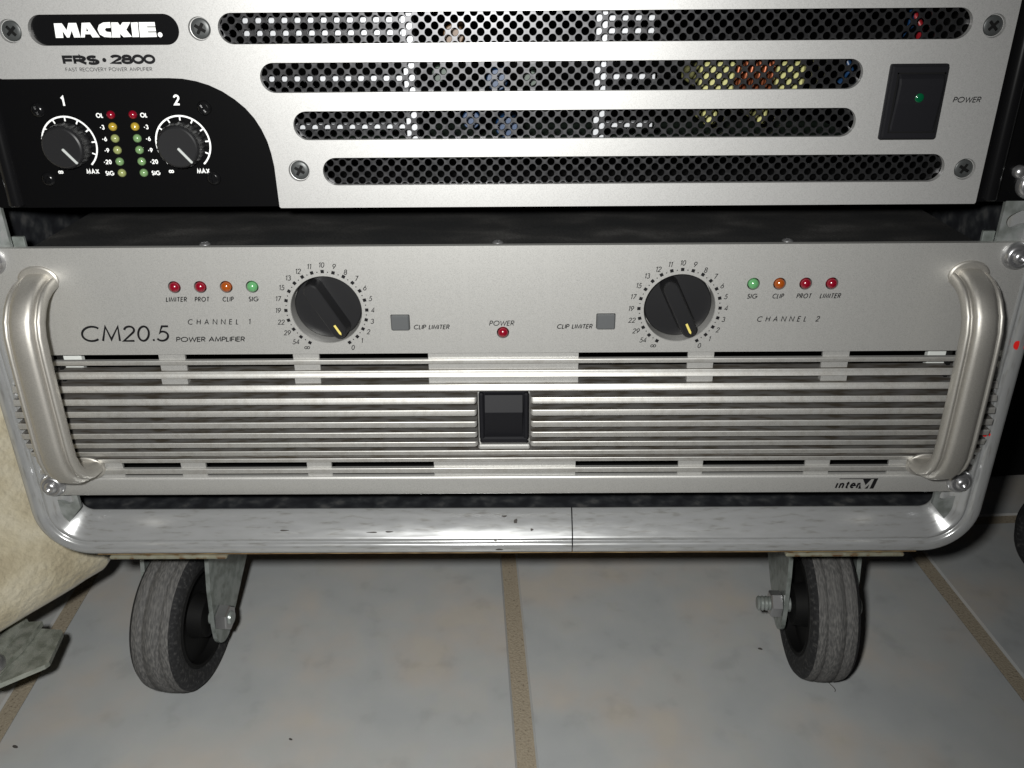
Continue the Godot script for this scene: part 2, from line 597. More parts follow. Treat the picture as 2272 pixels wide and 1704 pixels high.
	# insides of the upper amplifier
	M.yellow = mat(lin(0.42, 0.41, 0.17), 0.5)
	M.copper = mat(lin(0.26, 0.075, 0.03), 0.4, 0.5)
	M.cable_blue = mat(lin(0.006, 0.03, 0.085), 0.4)
	M.cable_red = mat(lin(0.2, 0.006, 0.01), 0.4)
	M.brown = mat(lin(0.10, 0.05, 0.018), 0.45)
	M.pcb = mat(lin(0.035, 0.055, 0.04), 0.5)
	M.white_plastic = mat(lin(0.6, 0.62, 0.6), 0.5)

# ---------------------------------------------------------------- small shared shapes
func dome_mesh(r: float, h: float, collar := 0.0) -> ArrayMesh:
	var b := B.new()
	var pr := []
	if collar > 0.0:
		pr.append(Vector2(r, -collar))
	for i in 8:
		var a := PI / 2 * i / 7.0
		pr.append(Vector2(r * cos(a), h * sin(a)))
	b.lathe(pr, Transform3D(), 24, true)
	return b.mesh()

# a recessed cross-head screw, its face at z = 0
func screw_mesh(r: float, dome: float) -> ArrayMesh:
	var b := B.new()
	var pr := [Vector2(r, -1.2), Vector2(r, 0), Vector2(r * 0.86, dome * 0.45), Vector2(r * 0.7, dome * 0.8), Vector2(r * 0.6, dome * 0.9)]
	b.lathe(pr, Transform3D(), 28, true)
	# cross slot: four quarter lands round a sunk cross
	var s := r * 0.16
	var l := r * 0.6
	var zt := dome * 0.9
	for k in 4:
		var q := Transform3D(Basis(Vector3(0, 0, 1), k * PI / 2 + 0.5), Vector3.ZERO)
		var pts := [Vector3(s, s, zt)]
		for i in 7:
			var a := lerpf(asin(s / l), PI / 2 - asin(s / l), i / 6.0)
			pts.append(Vector3(l * cos(a), l * sin(a), zt))
		for i in range(1, pts.size() - 1):
			b.tri(q * pts[0], q * pts[i], q * pts[i + 1])
		var lowz := Vector3(0, 0, -r * 0.3)
		b.quad(q * pts[0], q * (pts[0] + lowz), q * (pts[1] + lowz), q * pts[1])
		b.quad(q * (pts[-1]), q * (pts[-1] + lowz), q * (pts[0] + lowz), q * pts[0])
	b.poly(circle(0, 0, l, 16), zt - r * 0.25)
	return b.mesh()

func rack_screw(parent: Node3D, at: Vector3) -> void:
	var cup := B.new()
	cup.lathe([Vector2(6.3, 0), Vector2(6.4, 0.8), Vector2(6.0, 2.2), Vector2(5.2, 3.4), Vector2(4.2, 4.0), Vector2(3.6, 3.7), Vector2(3.2, 2.6), Vector2(2.6, 2.4)], Transform3D(), 32, true)
	var c := place("cup_washer", cup.mesh(), M.chrome, parent, at)
	var hd := B.new()
	hd.lathe([Vector2(3.4, 2.4), Vector2(3.4, 3.6), Vector2(2.8, 4.9), Vector2(1.6, 5.6), Vector2(1.3, 5.6), Vector2(1.0, 4.4), Vector2(0.0, 4.4)], Transform3D(), 24, true)
	place("rack_screw", hd.mesh(), M.chrome, c, at)

# ================================================================ the scene
func _ready() -> void:
	rng.seed = 11
	make_materials()
	# camera: hand-held compact, just above the rack and tipped down
	var cam := Camera3D.new()
	cam.name = "camera"
	cam.fov = 47.79
	cam.near = 0.02
	cam.far = 20.0
	add_child(cam)
	cam.transform = Transform3D(Basis(Vector3(1.0, -0.007, -0.0029), Vector3(0.005, 0.9001, -0.4357), Vector3(0.0056, 0.4357, 0.9001)).orthonormalized(), w(Vector3(6.45, 114.18, 379.2)))
	cam.current = true
	var env := Environment.new()
	env.background_mode = Environment.BG_COLOR
	env.background_color = lin(0.012, 0.012, 0.013)
	env.tonemap_mode = Environment.TONE_MAPPER_LINEAR
	env.tonemap_exposure = 1.0
	env.sdfgi_enabled = true
	env.ssao_enabled = true
	env.ssil_enabled = true
	var we := WorldEnvironment.new()
	we.name = "world_environment"
	we.environment = env
	add_child(we)
	# the camera's flash, up and left of the lens
	var flash := SpotLight3D.new()
	flash.name = "camera_flash"
	add_child(flash)
	flash.position = w(Vector3(-24, 138, 381))
	flash.look_at_from_position(flash.position, w(Vector3(-95, -60, 0)))
	flash.light_color = Color(1.0, 0.998, 0.985)
	flash.light_energy = 0.30
	flash.light_size = 0.009
	flash.spot_angle = 65.0
	flash.spot_angle_attenuation = 1.0
	flash.spot_range = 6.0
	flash.spot_attenuation = 2.0
	flash.shadow_enabled = true
	build_floor()
	await build_case()
	await build_lower_amp()
	await build_upper_amp()
	build_seat()
	build_cabinet()
	build_crumbs()

# ---------------------------------------------------------------- floor
func build_floor() -> void:
	var fl := Node3D.new()
	fl.name = "floor"
	fl.set_meta("kind", "structure")
	add_child(fl)
	var g := B.new()
	g.box(Vector3(-1400, FLOOR_Y - 12, -1300), Vector3(1400, FLOOR_Y - 1.6, 700))
	part("grout", g, M.grout, fl)
	var turn := -0.061
	var ax := Vector3(cos(turn), 0, -sin(turn)).normalized()
	ax = Vector3(1, 0, -0.061).normalized()
	var az := Vector3(0.061, 0, 1).normalized()
	var shapes := []
	for k in 3:
		var t := B.new()
		t.box(Vector3(-152, -8, -152), Vector3(152, 0, 152), 1.3)
		shapes.append(t.mesh())
	var bas := Basis(ax, Vector3.UP, az)
	var o := Vector3(1.4, 0, -129)
	# joint crossing near x = -3, z = -190
	var cross := o + az * (-58.0)
	for i in range(-4, 4):
		for j in range(-3, 3):
			var c := cross + ax * (315.0 * (i + 0.5)) + az * (315.0 * (j + 0.5))
			c.y = FLOOR_Y + rng.randf_range(-0.15, 0.15)
			var k := posmod(i * 2 + j, 3)
			place("tile", shapes[k], M.tiles[k], fl, c, bas)

# ---------------------------------------------------------------- flight case
func edge_ring(x: float, y: float, nx: float, ny: float, prof: Array) -> Array:
	var out := []
	for p in prof:
		out.append(Vector3(x - nx * p.x, y - ny * p.x, p.y))
	return out

func build_case() -> void:
	var c := thing("flight_case", "black rack flight case with silver aluminium edging standing on two rubber castors", "flight case", Vector3(0, FLOOR_Y, -60))
	# shell
	var lamin := B.new()
	lamin.box(Vector3(-247.5, -165, -430), Vector3(-241.3, 165, -9))
	part("side_panel", lamin, M.laminate, c)
	lamin = B.new()
	lamin.box(Vector3(241.3, -165, -430), Vector3(247.5, 165, -9))
	part("side_panel", lamin, M.laminate, c)
	lamin = B.new()
	lamin.box(Vector3(-241.2, -165, -430), Vector3(241.2, 158, -424))
	part("back_panel", lamin, M.laminate, c)
	lamin = B.new()
	lamin.box(Vector3(-247.5, 158.2, -423.8), Vector3(247.5, 165, -9))
	part("top_panel", lamin, M.laminate, c)
	lamin = B.new()
	lamin.box(Vector3(-241.2, -164.8, -423.8), Vector3(241.2, -157, -12), 0.4)
	part("bottom_lining", lamin, M.laminate, c)
	var ply := B.new()
	ply.box(Vector3(-222, -173.2, -425), Vector3(222, -169.9, -3.5), 0.5)
	part("plywood_base", ply, M.plywood, c)
	# aluminium edging, two lengths that butt under the centre; profile: (distance in from the outer edge, z)
	var prof := [Vector2(0.5, -12), Vector2(0.1, -1.5), Vector2(0.35, 0.3), Vector2(1.1, 1.3), Vector2(2.4, 1.9), Vector2(4.4, 2.0), Vector2(5.9, 1.7), Vector2(6.7, 1.1), Vector2(7.1, 0.0), Vector2(7.7, -0.5), Vector2(8.3, 0.1), Vector2(8.8, 0.8), Vector2(9.6, 0.75), Vector2(10.3, 0.0), Vector2(11.8, -1.3), Vector2(13.3, -2.7), Vector2(16.05, -5.55), Vector2(18.6, -8.6), Vector2(20.4, -11.0), Vector2(20.7, -11.8), Vector2(19.5, -12.4)]
	for side in [-1.0, 1.0]:
		var rings := []
		var seam := 35.2 if side < 0 else 35.85
		rings.append(edge_ring(seam, -169.5, 0, -1, prof))
		rings.append(edge_ring(221.5 * side, -169.5, 0, -1, prof))
		for k in range(1, 12):
			var a := deg_to_rad(90.0 * k / 12.0)
			var d := Vector2(sin(a) * side, -cos(a))
			rings.append(edge_ring(221.5 * side + d.x * 27.0, -142.5 + d.y * 27.0, d.x, d.y, prof))
		rings.append(edge_ring(248.5 * side, -142.5, side, 0, prof))
		rings.append(edge_ring(248.5 * side, 165, side, 0, prof))
		var e := B.new()
		e.skin(rings, false, true, side < 0)
		var al := part("edge_extrusion", e, M.aluminium, c)
		# marks on the metal
		if side < 0:
			for q in [[-0.6, -151.6, -9.0, 1.1, 0.4, 0.3], [5.4, -153.6, -8.1, 0.7, 1.3, 0.1], [-4.6, -161.5, 0.55, 1.9, 0.55, 0.05], [-3.4, -166.3, 2.0, 1.5, 0.35, 0.0], [14.0, -156.6, -1.9, 0.6, 0.5, 0.0], [-62, -157.2, -1.4, 1.6, 0.3, 0.3], [-71, -157.4, -1.2, 2.2, 0.25, 0.5], [-118, -156.5, -2.1, 1.8, 0.3, 0.2]]:
				var d := B.new()
				var pts := []
				for k in 14:
					var a := TAU * k / 14.0
					var rr := 1.0 + 0.16 * sin(3.0 * a + q[0])
					pts.append(Vector2(cos(a) * q[3] * 1.3 * rr + sin(a) * q[4] * q[5], sin(a) * q[4] * 1.3 * rr))
				var tilt := 0.95 if q[1] > -158.0 else 0.0
				var t := Transform3D(Basis(Vector3(1, 0, 0), -0.62 if tilt > 0 else 0.0), Vector3(q[0], q[1], q[2]))
				var pk := PackedVector2Array(pts)
				var off := edge_z(q[1], prof) + 0.12
				t.origin.z = off
				d.plate(pk, -0.3, 0.06, 0.0, t)
				part("scuff", d, M.dirt, al)
	# rack rails
	for side in [-1.0, 1.0]:
		var pl := PackedVector2Array([Vector2(224, 156), Vector2(224, -142.3), Vector2(232.3, -151.6), Vector2(236.6, -148.2), Vector2(238.6, -141), Vector2(238.6, 156)])
		if side < 0:
			for i in pl.size():
				pl[i].x = -pl[i].x
		var cs := CSGCombiner3D.new()
		cs.name = "rail_cut"
		add_child(cs)
		var body := CSGPolygon3D.new()
		body.polygon = pl
		body.depth = 2.0
		body.position = Vector3(0, 0, -5.0)
		body.name = "body"
		body.mode = CSGPolygon3D.MODE_DEPTH
		# CSG extrudes towards -z
		body.position.z = -3.0
		cs.add_child(body)
		for hy in [9.9, -135.6, 41.6, 73.3]:
			var cut := CSGPolygon3D.new()
			cut.polygon = rounded(-4.9, -3.2, 4.9, 3.2, 3.1)
			cut.depth = 6.0
			cut.operation = CSGShape3D.OPERATION_SUBTRACTION
			cut.position = Vector3(231.0 * side, hy, -1.0)
			cut.rotation.z = 0.5 * side
			cut.name = "hole"
			cs.add_child(cut)
		var rail = await carve("rack_rail", cs, M.rail, c)
		var fb := B.new()
		fb.box(Vector3(minf(218.5 * side, 224 * side), -20, -7.2), Vector3(maxf(218.5 * side, 224 * side), 3.9, -5.2), 0.3)
		part("rail_flange", fb, M.zinc, rail)
	# small red spots at two heights on the right edging
	for q in [[243.0, -49.5, 1.6, 2.3], [246.6, -50.4, 0.7, 0.9], [239.6, -98.0, 1.3, 1.5], [241.8, -98.3, 0.6, 0.7]]:
		var d := B.new()
		d.lathe([Vector2(q[2], edge_z(-169.5 + 248.5 - q[0], prof) - 0.4), Vector2(q[2], edge_z(-169.5 + 248.5 - q[0], prof) + 0.12), Vector2(0.0, edge_z(-169.5 + 248.5 - q[0], prof) + 0.2)], Transform3D(Basis.from_scale(Vector3(1, q[3] / q[2], 1)), Vector3(q[0], q[1], 0)), 14)
		part("red_spot", d, M.red_mark, c)
	castor(c, Vector3(194, -250, -52), deg_to_rad(-3), -1.0)
	castor(c, Vector3(-201, -250, -45), deg_to_rad(-6), 1.0)

func edge_z(y: float, prof: Array) -> float:
	var d := y + 169.5
	for i in prof.size() - 1:
		if i > 1 and prof[i].x <= d and prof[i + 1].x >= d:
			return lerpf(prof[i].y, prof[i + 1].y, (d - prof[i].x) / maxf(0.001, prof[i + 1].x - prof[i].x))
	return 0.0

# bakes a CSG tree (in millimetres, absolute) into a named part
func carve(called: String, cs: CSGShape3D, m: Material, parent: Node3D) -> MeshInstance3D:
	await get_tree().process_frame
	await get_tree().process_frame
	var src: ArrayMesh = cs.bake_static_mesh()
	remove_child(cs)
	var st := SurfaceTool.new()
	st.begin(Mesh.PRIMITIVE_TRIANGLES)
	st.append_from(src, 0, Transform3D(Basis.from_scale(Vector3(MM, MM, MM)), Vector3.ZERO))
	var o := place(called, st.commit(), m, parent, Vector3.ZERO)
	cs.free()
	return o

func castor(c: Node3D, at: Vector3, turn: float, bolt_side: float) -> void:
	var top := -176.6 - at.y
	var k := pivot("castor", c, at, turn)
	# mounting plate stays square to the case
	var pb := B.new()
	var inv := Basis(Vector3.UP, -turn)
	var pc := at + Basis(Vector3.UP, turn) * Vector3(0, 0, -20)
	var sx := signf(at.x)
	pb.box(Vector3(183.5 * sx - 32, -175.8, -122), Vector3(183.5 * sx + 32, -173.4, -2.5), 0.8, Transform3D(inv, inv * -at))
	local_part("mounting_plate", pb, M.zinc_rusty, k)
	# swivel race
	var race := B.new()
	race.lathe([Vector2(0, top - 8), Vector2(24, top - 8), Vector2(27.5, top - 6.4), Vector2(28.5, top - 4), Vector2(26.5, top - 1.5), Vector2(24, top)], Transform3D(Basis(Vector3(1, 0, 0), Vector3(0, 0, -1), Vector3(0, 1, 0)), Vector3(0, 0, -20)), 40, true)
	local_part("swivel_race", race, M.zinc, k)
	# fork: crown and two cheeks
	var crown := B.new()
	crown.box(Vector3(-21, top - 11, -58), Vector3(21, top - 8.2, 0), 0.8)
	local_part("fork_crown", crown, M.zinc, k)
	for s in [-1.0, 1.0]:
		var f := B.new()
		# outline in (z, y)
		var pl := PackedVector2Array([Vector2(-5, top - 8.4), Vector2(-88, top - 8.4), Vector2(-88.5, top - 15), Vector2(-85, top - 27), Vector2(-76, top - 41), Vector2(-60, top - 54), Vector2(-37, 2), Vector2(-23, -9)])
		pl.append_array(arc(-4, -9, 11.5, 11.5, 215, 350, 8))
		pl.append_array(PackedVector2Array([Vector2(7.6, -2), Vector2(4.5, 24), Vector2(-1, 48)]))
		var t := Transform3D(Basis(Vector3(0, 0, 1), Vector3(0, 1, 0), Vector3(-1, 0, 0)), Vector3(20.5 * s, 0, 0))
		f.plate(pl, -1.3, 1.3, 0.0, t)
		# rolled stiffening edge at the front
		local_part("fork_leg", f, M.zinc, k)
	# wheel
	var ax := Transform3D(Basis(Vector3(0, 0, -1), Vector3(0, 1, 0), Vector3(1, 0, 0)), Vector3.ZERO)
	var ty := B.new()
	var pr := [Vector2(34.5, -14.2), Vector2(38, -15.6), Vector2(43, -16.2), Vector2(46.5, -15.0), Vector2(48.6, -12.6), Vector2(49.5, -9.4), Vector2(49.8, -7.4), Vector2(48.3, -6.8), Vector2(48.3, -4.9), Vector2(50.0, -4.3), Vector2(50.2, 0), Vector2(50.0, 4.3), Vector2(48.3, 4.9), Vector2(48.3, 6.8), Vector2(49.8, 7.4), Vector2(49.5, 9.4), Vector2(48.6, 12.6), Vector2(46.5, 15.0), Vector2(43, 16.2), Vector2(38, 15.6), Vector2(34.5, 14.2)]
	for q in pr.size():
		pr[q] = Vector2(pr[q].x * 0.918, pr[q].y * 0.88)
	ty.lathe(pr.slice(4, 17), ax, 72, true)
	var tyre := local_part("tyre_tread", ty, M.rubber, k)
	var sw := B.new()
	sw.lathe(pr.slice(0, 5), ax, 72, true)
	sw.lathe(pr.slice(16, 21), ax, 72, true)
	local_part("tyre_wall", sw, M.rubber_dark, k)
	var rim := B.new()
	for s in [-1.0, 1.0]:
		var rr := [Vector2(31.8, 12.6 * s), Vector2(30.8, 13.4 * s), Vector2(29.2, 12.8 * s), Vector2(28.4, 7.0 * s), Vector2(14.0, 7.0 * s), Vector2(12.5, 15.5 * s), Vector2(6.0, 16.6 * s), Vector2(0, 16.6 * s)]
		rim.lathe(rr, ax, 48)
	local_part("wheel_hub", rim, M.black_matt, k)
	# axle bolt: hexagon on the side that shows, threaded end beyond it
	var ab := B.new()
	var bt := Transform3D(Basis(Vector3(0, 0, -1), Vector3(0, 1, 0), Vector3(1, 0, 0)), Vector3.ZERO)
	if bolt_side < 0:
		bt = Transform3D(Basis(Vector3(0, 0, 1), Vector3(0, 1, 0), Vector3(-1, 0, 0)), Vector3.ZERO)
	var hexa := PackedVector2Array()
	for q in 6:
		hexa.append(Vector2(cos(TAU * q / 6 + 0.3), sin(TAU * q / 6 + 0.3)) * 8.2)
	ab.plate(hexa, 22.4, 29.0, 0.7, bt)
	local_part("axle_nut", ab, M.chrome, k)
	var thd := B.new()
	var tp := [Vector2(0, -23), Vector2(6.0, -23)]
	if bolt_side < 0:
		for q in 7:
			tp.append(Vector2(4.1 if q % 2 else 4.7, 28.5 + q * 1.2))
		tp.append(Vector2(3.8, 36.6))
		tp.append(Vector2(0, 36.8))
	else:
		tp.append(Vector2(4.4, 29))
		tp.append(Vector2(3.9, 30.4))
		tp.append(Vector2(0, 30.6))
	thd.lathe(tp, bt, 24)
	local_part("axle_bolt", thd, M.zinc, k)
	var hd := B.new()
	hd.lathe([Vector2(0, -27.5), Vector2(4.5, -27.2), Vector2(7.2, -25.6), Vector2(7.8, -22.4)], bt, 24, true)
	local_part("axle_head", hd, M.zinc, k)

# ---------------------------------------------------------------- lower amplifier
func rib_z(y: float) -> float:
	# front of the ribbed panel: flat, with a bulge between y = -63.5 and -111.5
	var d := absf(y + 87.5)
	if d >= 24.0:
		return 0.0
	return sqrt(46.5 * 46.5 - d * d) - sqrt(46.5 * 46.5 - 24.0 * 24.0)

func rib_profile(y1: float, y0: float, back: float, squeeze: float) -> Array:
	# from the back top, over the front, to the back bottom; y1 top, y0 bottom
	var out := []
	y0 = lerpf(y0, y1, squeeze * 0.42)
	var rt := 0.38
	var rbm := 0.28
	out.append(Vector2(y1, back))
	for k in 5:
		var a := PI / 2 * k / 4.0
		out.append(Vector2(y1 - rt + rt * cos(a), rib_z(y1 - rt) - rt + rt * sin(a) - squeeze))
	var ym := lerpf(y1, y0, 0.5)
	out.append(Vector2(ym, rib_z(ym) - squeeze))
	for k in 6:
		var a := PI / 2 * k / 5.0
		out.append(Vector2(y0 + rbm - rbm * sin(a), rib_z(y0 + rbm) - rbm + rbm * cos(a) - squeeze))
	out.append(Vector2(y0, back))
	return out

# front of a rib and, behind it, two ledges in the darkened groove colour
func make_rib(parent: Node3D, x0: float, x1: float, y1: float, y0: float, back: float, round0: bool, round1: bool) -> void:
	var b := B.new()
	var shank := B.new()
	var xs := []
	if round0:
		xs += [[x0, 1.0], [x0 + 0.15, 0.6], [x0 + 0.5, 0.25], [x0 + 1.1, 0.05], [x0 + 1.6, 0.0]]
	else:
		xs.append([x0, 0.0])
	if round1:
		xs += [[x1 - 1.6, 0.0], [x1 - 1.1, 0.05], [x1 - 0.5, 0.25], [x1 - 0.15, 0.6], [x1, 1.0]]
	else:
		xs.append([x1, 0.0])
	var rings := []
	for q in xs:
		var ring := []
		for p in rib_profile(y1, y0, back, q[1]):
			ring.append(Vector3(q[0], p.x, p.y))
		rings.append(ring)
	var last: int = rings[0].size() - 2
	for i in rings.size() - 1:
		for k in last + 1:
			if k == 0 or k == last:
				shank.quad(rings[i][k], rings[i][k + 1], rings[i + 1][k + 1], rings[i + 1][k])
			else:
				b.quad(rings[i][k], rings[i][k + 1], rings[i + 1][k + 1], rings[i + 1][k], 10)
	shank.cap(rings[0], true)
	shank.cap(rings[-1])
	var rib := part("rib", b, M.rib, parent)
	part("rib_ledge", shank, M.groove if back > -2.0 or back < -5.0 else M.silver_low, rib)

func build_lower_amp() -> void:
	var a := thing("power_amplifier", "lower silver power amplifier with horizontal ribs, two big black dials and side handles", "amplifier", Vector3(0, -132.5, -180))
	# upper plate with holes for lamps, buttons and the two dished dials
	var leds := []
	for i in 4:
		leds.append([-151.5 + 12.0 * i, -18.85, ["red", "red", "orange", "green"][i]])
	for i in 4:
		leds.append([115.5 + 12.0 * i, -18.85, ["green", "orange", "red", "red"][i]])
	leds.append([0.0, -42.3, "red"])
	var cs := CSGCombiner3D.new()
	cs.name = "cut"
	add_child(cs)
	var body := CSGPolygon3D.new()
	body.name = "body"
	body.polygon = PackedVector2Array([Vector2(-238.2, 0), Vector2(-238.2, -52.8), Vector2(238.2, -52.8), Vector2(238.2, 0)])
	body.depth = 3.0
	cs.add_child(body)
	for l in leds:
		csg_hole(cs, circle(l[0], l[1], 2.95, 28))
	for x in [-82.4, 82.4]:
		csg_hole(cs, circle(x, -30.6, 16.7, 64))
	for x in [-48.2, 48.3]:
		csg_hole(cs, rounded(x - 4.5, -40.7, x + 4.5, -32.9, 0.7))
	await carve("front_plate", cs, M.silver_low, a)
	# sealing tray behind the plate, open to the slots
	var back := B.new()
	back.box(Vector3(-216, -52, -12), Vector3(216, -1.5, -10.6))
	part("backing_plate", back, M.inside, a)
	# chassis: lid, bottom, sides, back
	var ch := B.new()
	ch.box(Vector3(-216, -2.4, -370), Vector3(216, -0.9, -3.1), 0.5)
	part("chassis_lid", ch, M.lid, a)
	ch = B.new()
	ch.box(Vector3(-216, -131, -370), Vector3(216, -129.5, -3.1))
	ch.box(Vector3(-216, -129.5, -370), Vector3(-214.5, -2.4, -3.1))
	ch.box(Vector3(214.5, -129.5, -370), Vector3(216, -2.4, -3.1))
	ch.box(Vector3(-214.5, -129.5, -370), Vector3(214.5, -2.4, -368.5))
	part("chassis", ch, M.black_matt, a)
	# lid screws and a few chips at the front edge of the lid
	var ls := screw_mesh(2.6, 0.9)
	for x in [-137.0, -2.0, 131.0]:
		place("lid_screw", ls, M.chrome, a, Vector3(x, -0.8, -8.0), Basis(Vector3(1, 0, 0), -PI / 2))
	# ribs
	var ribs := [[-56.18, -58.5, -2.2], [-62.0, -65.4, -6.0], [-68.26, -71.4, -6.0], [-74.34, -77.45, -1.8], [-80.42, -83.5, -1.8], [-86.5, -89.7, -1.8], [-92.58, -95.7, -1.8], [-98.66, -101.8, -1.8], [-104.74, -107.9, -1.8], [-110.8, -113.1, -1.8], [-116.9, -119.7, -2.2]]
	for i in ribs.size():
		var r: Array = ribs[i]
		if i >= 3 and i <= 7:
			make_rib(a, -238, -13.1, r[0], r[1], r[2], false, true)
			make_rib(a, 13.1, 238, r[0], r[1], r[2], true, false)
		else:
			make_rib(a, -238, 238, r[0], r[1], r[2], false, false)
	var strip := B.new()
	var sp := [Vector2(-121.9, -3), Vector2(-121.9, -1.7), Vector2(-122.05, -0.95), Vector2(-122.5, -0.35), Vector2(-123.2, -0.05), Vector2(-124.0, 0), Vector2(-132.0, 0), Vector2(-132.5, -0.4), Vector2(-132.5, -3)]
	var srings := []
	for x in [-238.0, 238.0]:
		var ring := []
		for p in sp:
			ring.append(Vector3(x, p.x, p.y))
		srings.append(ring)
	strip.skin(srings, false, true, true)
	part("bottom_strip", strip, M.silver_low, a)
	# groove floor behind the middle ribs, with the pocket of the mains switch cut out
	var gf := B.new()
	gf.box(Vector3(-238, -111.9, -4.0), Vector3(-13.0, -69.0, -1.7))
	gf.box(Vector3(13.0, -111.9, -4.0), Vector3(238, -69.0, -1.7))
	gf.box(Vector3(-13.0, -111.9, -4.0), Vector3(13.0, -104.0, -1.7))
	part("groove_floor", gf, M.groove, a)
	# bridges between the vent slots
	for q in [[-238, -217.5], [-166, -153.3], [-101.2, -88.6], [-36.2, 36.2], [88.6, 101.2], [153.3, 166], [217.5, 238]]:
		for y in [[-56.3, -52.9, -1.5], [-62.2, -58.3, -1.6], [-68.5, -65.2, 0.4]]:
			var t := B.new()
			t.box(Vector3(q[0], y[0], -3.4), Vector3(q[1], y[1], y[2]), 0.15)
			part("bridge", t, M.silver_low, a)
	for q in [[-238, -195.8], [-165.8, -153.1], [-101.2, -88.6], [-36.2, 36.2], [88.6, 101.2], [153.3, 165.8], [195.9, 238]]:
		for y in [[-117.1, -112.9, -1.5], [-122.3, -119.5, -1.6]]:
			var t := B.new()
			t.box(Vector3(q[0], y[0], -3.4), Vector3(q[1], y[1], y[2]), 0.15)
			part("bridge", t, M.silver_low, a)
	# white clips seen through the outer slots
	for x in [-210.5, 210.5]:
		var cl := B.new()
		cl.box(Vector3(x - 4.5, -64, -10), Vector3(x + 4.5, -53, -6), 0.6)
		cl.box(Vector3(x * 0.93 - 3, -57, -12), Vector3(x * 0.93 + 3, -55, -9), 0.4)
		part("clip", cl, M.white_plastic, a)
	# mains switch
	var pk := B.new()
	pk.box(Vector3(-12.9, -104.4, -4.5), Vector3(12.9, -72.0, -1.0), 0.3)
	part("switch_pocket", pk, M.silver_low, a)
	var led := B.new()
	led.box(Vector3(-12.9, -104.7, -2.0), Vector3(12.9, -102.0, 2.6), 0.7)
	part("switch_sill", led, M.silver_low, a)
	var sb := B.new()
	var outer := rounded(-12.2, -100.6, 12.2, -72.2, 2.6, 6)
	sb.plate(outer, -1.2, 1.8, 0.5)
	var bezel := part("mains_switch", sb, M.switch, a)
	for q in [[-12.2, -9.6], [9.6, 12.2]]:
		var sd := B.new()
		sd.box(Vector3(q[0], -98.0, 1.2), Vector3(q[1], -72.6, 4.2), 0.8)
		part("switch_cheek", sd, M.switch, bezel)
	var sl := B.new()
	sl.box(Vector3(-12.0, -100.4, 1.2), Vector3(12.0, -96.8, 4.2), 0.9)
	part("switch_lip", sl, M.switch, bezel)
	var rk := B.new()
	var rp := [Vector2(-73.2, 1.9), Vector2(-73.4, 4.0), Vector2(-81.2, 7.2), Vector2(-81.8, 7.2), Vector2(-82.2, 6.9), Vector2(-96.4, 2.3), Vector2(-96.6, 1.9)]
	var rr := []
	for x in [-9.1, 9.1]:
		var ring := []
		for p in rp:
			ring.append(Vector3(x, p.x, p.y))
		rr.append(ring)
	rk.skin(rr, false, false, true)
	rk.cap(rr[0], true)
	rk.cap(rr[1])
	part("rocker", rk, M.switch, bezel)
	# dials
	for s in [[-82.4, 150.0], [82.4, 154.0]]:
		dial(a, s[0], -30.6, s[1])
	# push buttons
	for x in [-48.2, 48.3]:
		var bb := B.new()
		bb.plate(rounded(x - 4.3, -40.55, x + 4.3, -33.1, 0.8), -4.0, 1.6, 0.55)
		part("push_button", bb, M.button, a)
	# indicator lamps
	var dm := dome_mesh(2.5, 2.2, 3.0)
	for l in leds:
		place("indicator_lamp", dm, M["led_" + l[2]], a, Vector3(l[0], l[1], -0.2))
	# handles
	for s in [-1.0, 1.0]:
		handle(a, 213.3 * s)
	# rack screws
	for x in [-232.5, 232.5]:
		rack_screw(a, Vector3(x, -5.9, 0.0))
		rack_screw(a, Vector3(x, -125.2, 0.0))
	# printing
	var t := B.new()
	ink(t, "CM20.5", -200.6, -46.1, 8.4, 1.05, 42.0, 0.2)
	part("printed_model_name", t, M.ink, a)
	t = B.new()
	ink(t, "POWER AMPLIFIER", -155.4, -46.3, 2.65, 0.46, 33.3)
	part("printed_product_line", t, M.ink, a)
	for q in [["LIMITER", -156.6, 9.8], ["PROT", -143.2, 6.8], ["CLIP", -130.3, 5.2], ["SIG", -118.2, 4.7], ["SIG", 113.1, 4.7], ["CLIP", 124.8, 5.2], ["PROT", 136.0, 6.8], ["LIMITER", 146.8, 9.6]]:
		t = B.new()
		ink(t, q[0], q[1], -26.05, 2.45, 0.40, q[2])
		part("printed_lamp_label", t, M.ink, a)
	t = B.new()
	ink(t, "CHANNEL 1", -148.4, -37.5, 2.8, 0.4, 29.6, 0.2, 0.03, 0.16, 1.0, true)
	part("printed_channel_label", t, M.ink, a)
	t = B.new()
	ink(t, "CHANNEL 2", 119.0, -37.6, 2.8, 0.4, 29.2, 0.2, 0.03, 0.16, 1.0, true)
	part("printed_channel_label", t, M.ink, a)
	t = B.new()
	ink(t, "CLIP LIMITER", -42.2, -40.5, 2.4, 0.40, 17.2)
	part("printed_button_label", t, M.ink, a)
	t = B.new()
	ink(t, "CLIP LIMITER", 25.3, -40.6, 2.4, 0.40, 17.0)
	part("printed_button_label", t, M.ink, a)
	t = B.new()
	ink(t, "POWER", -6.5, -38.9, 2.65, 0.38, 11.7)
	part("printed_button_label", t, M.ink, a)
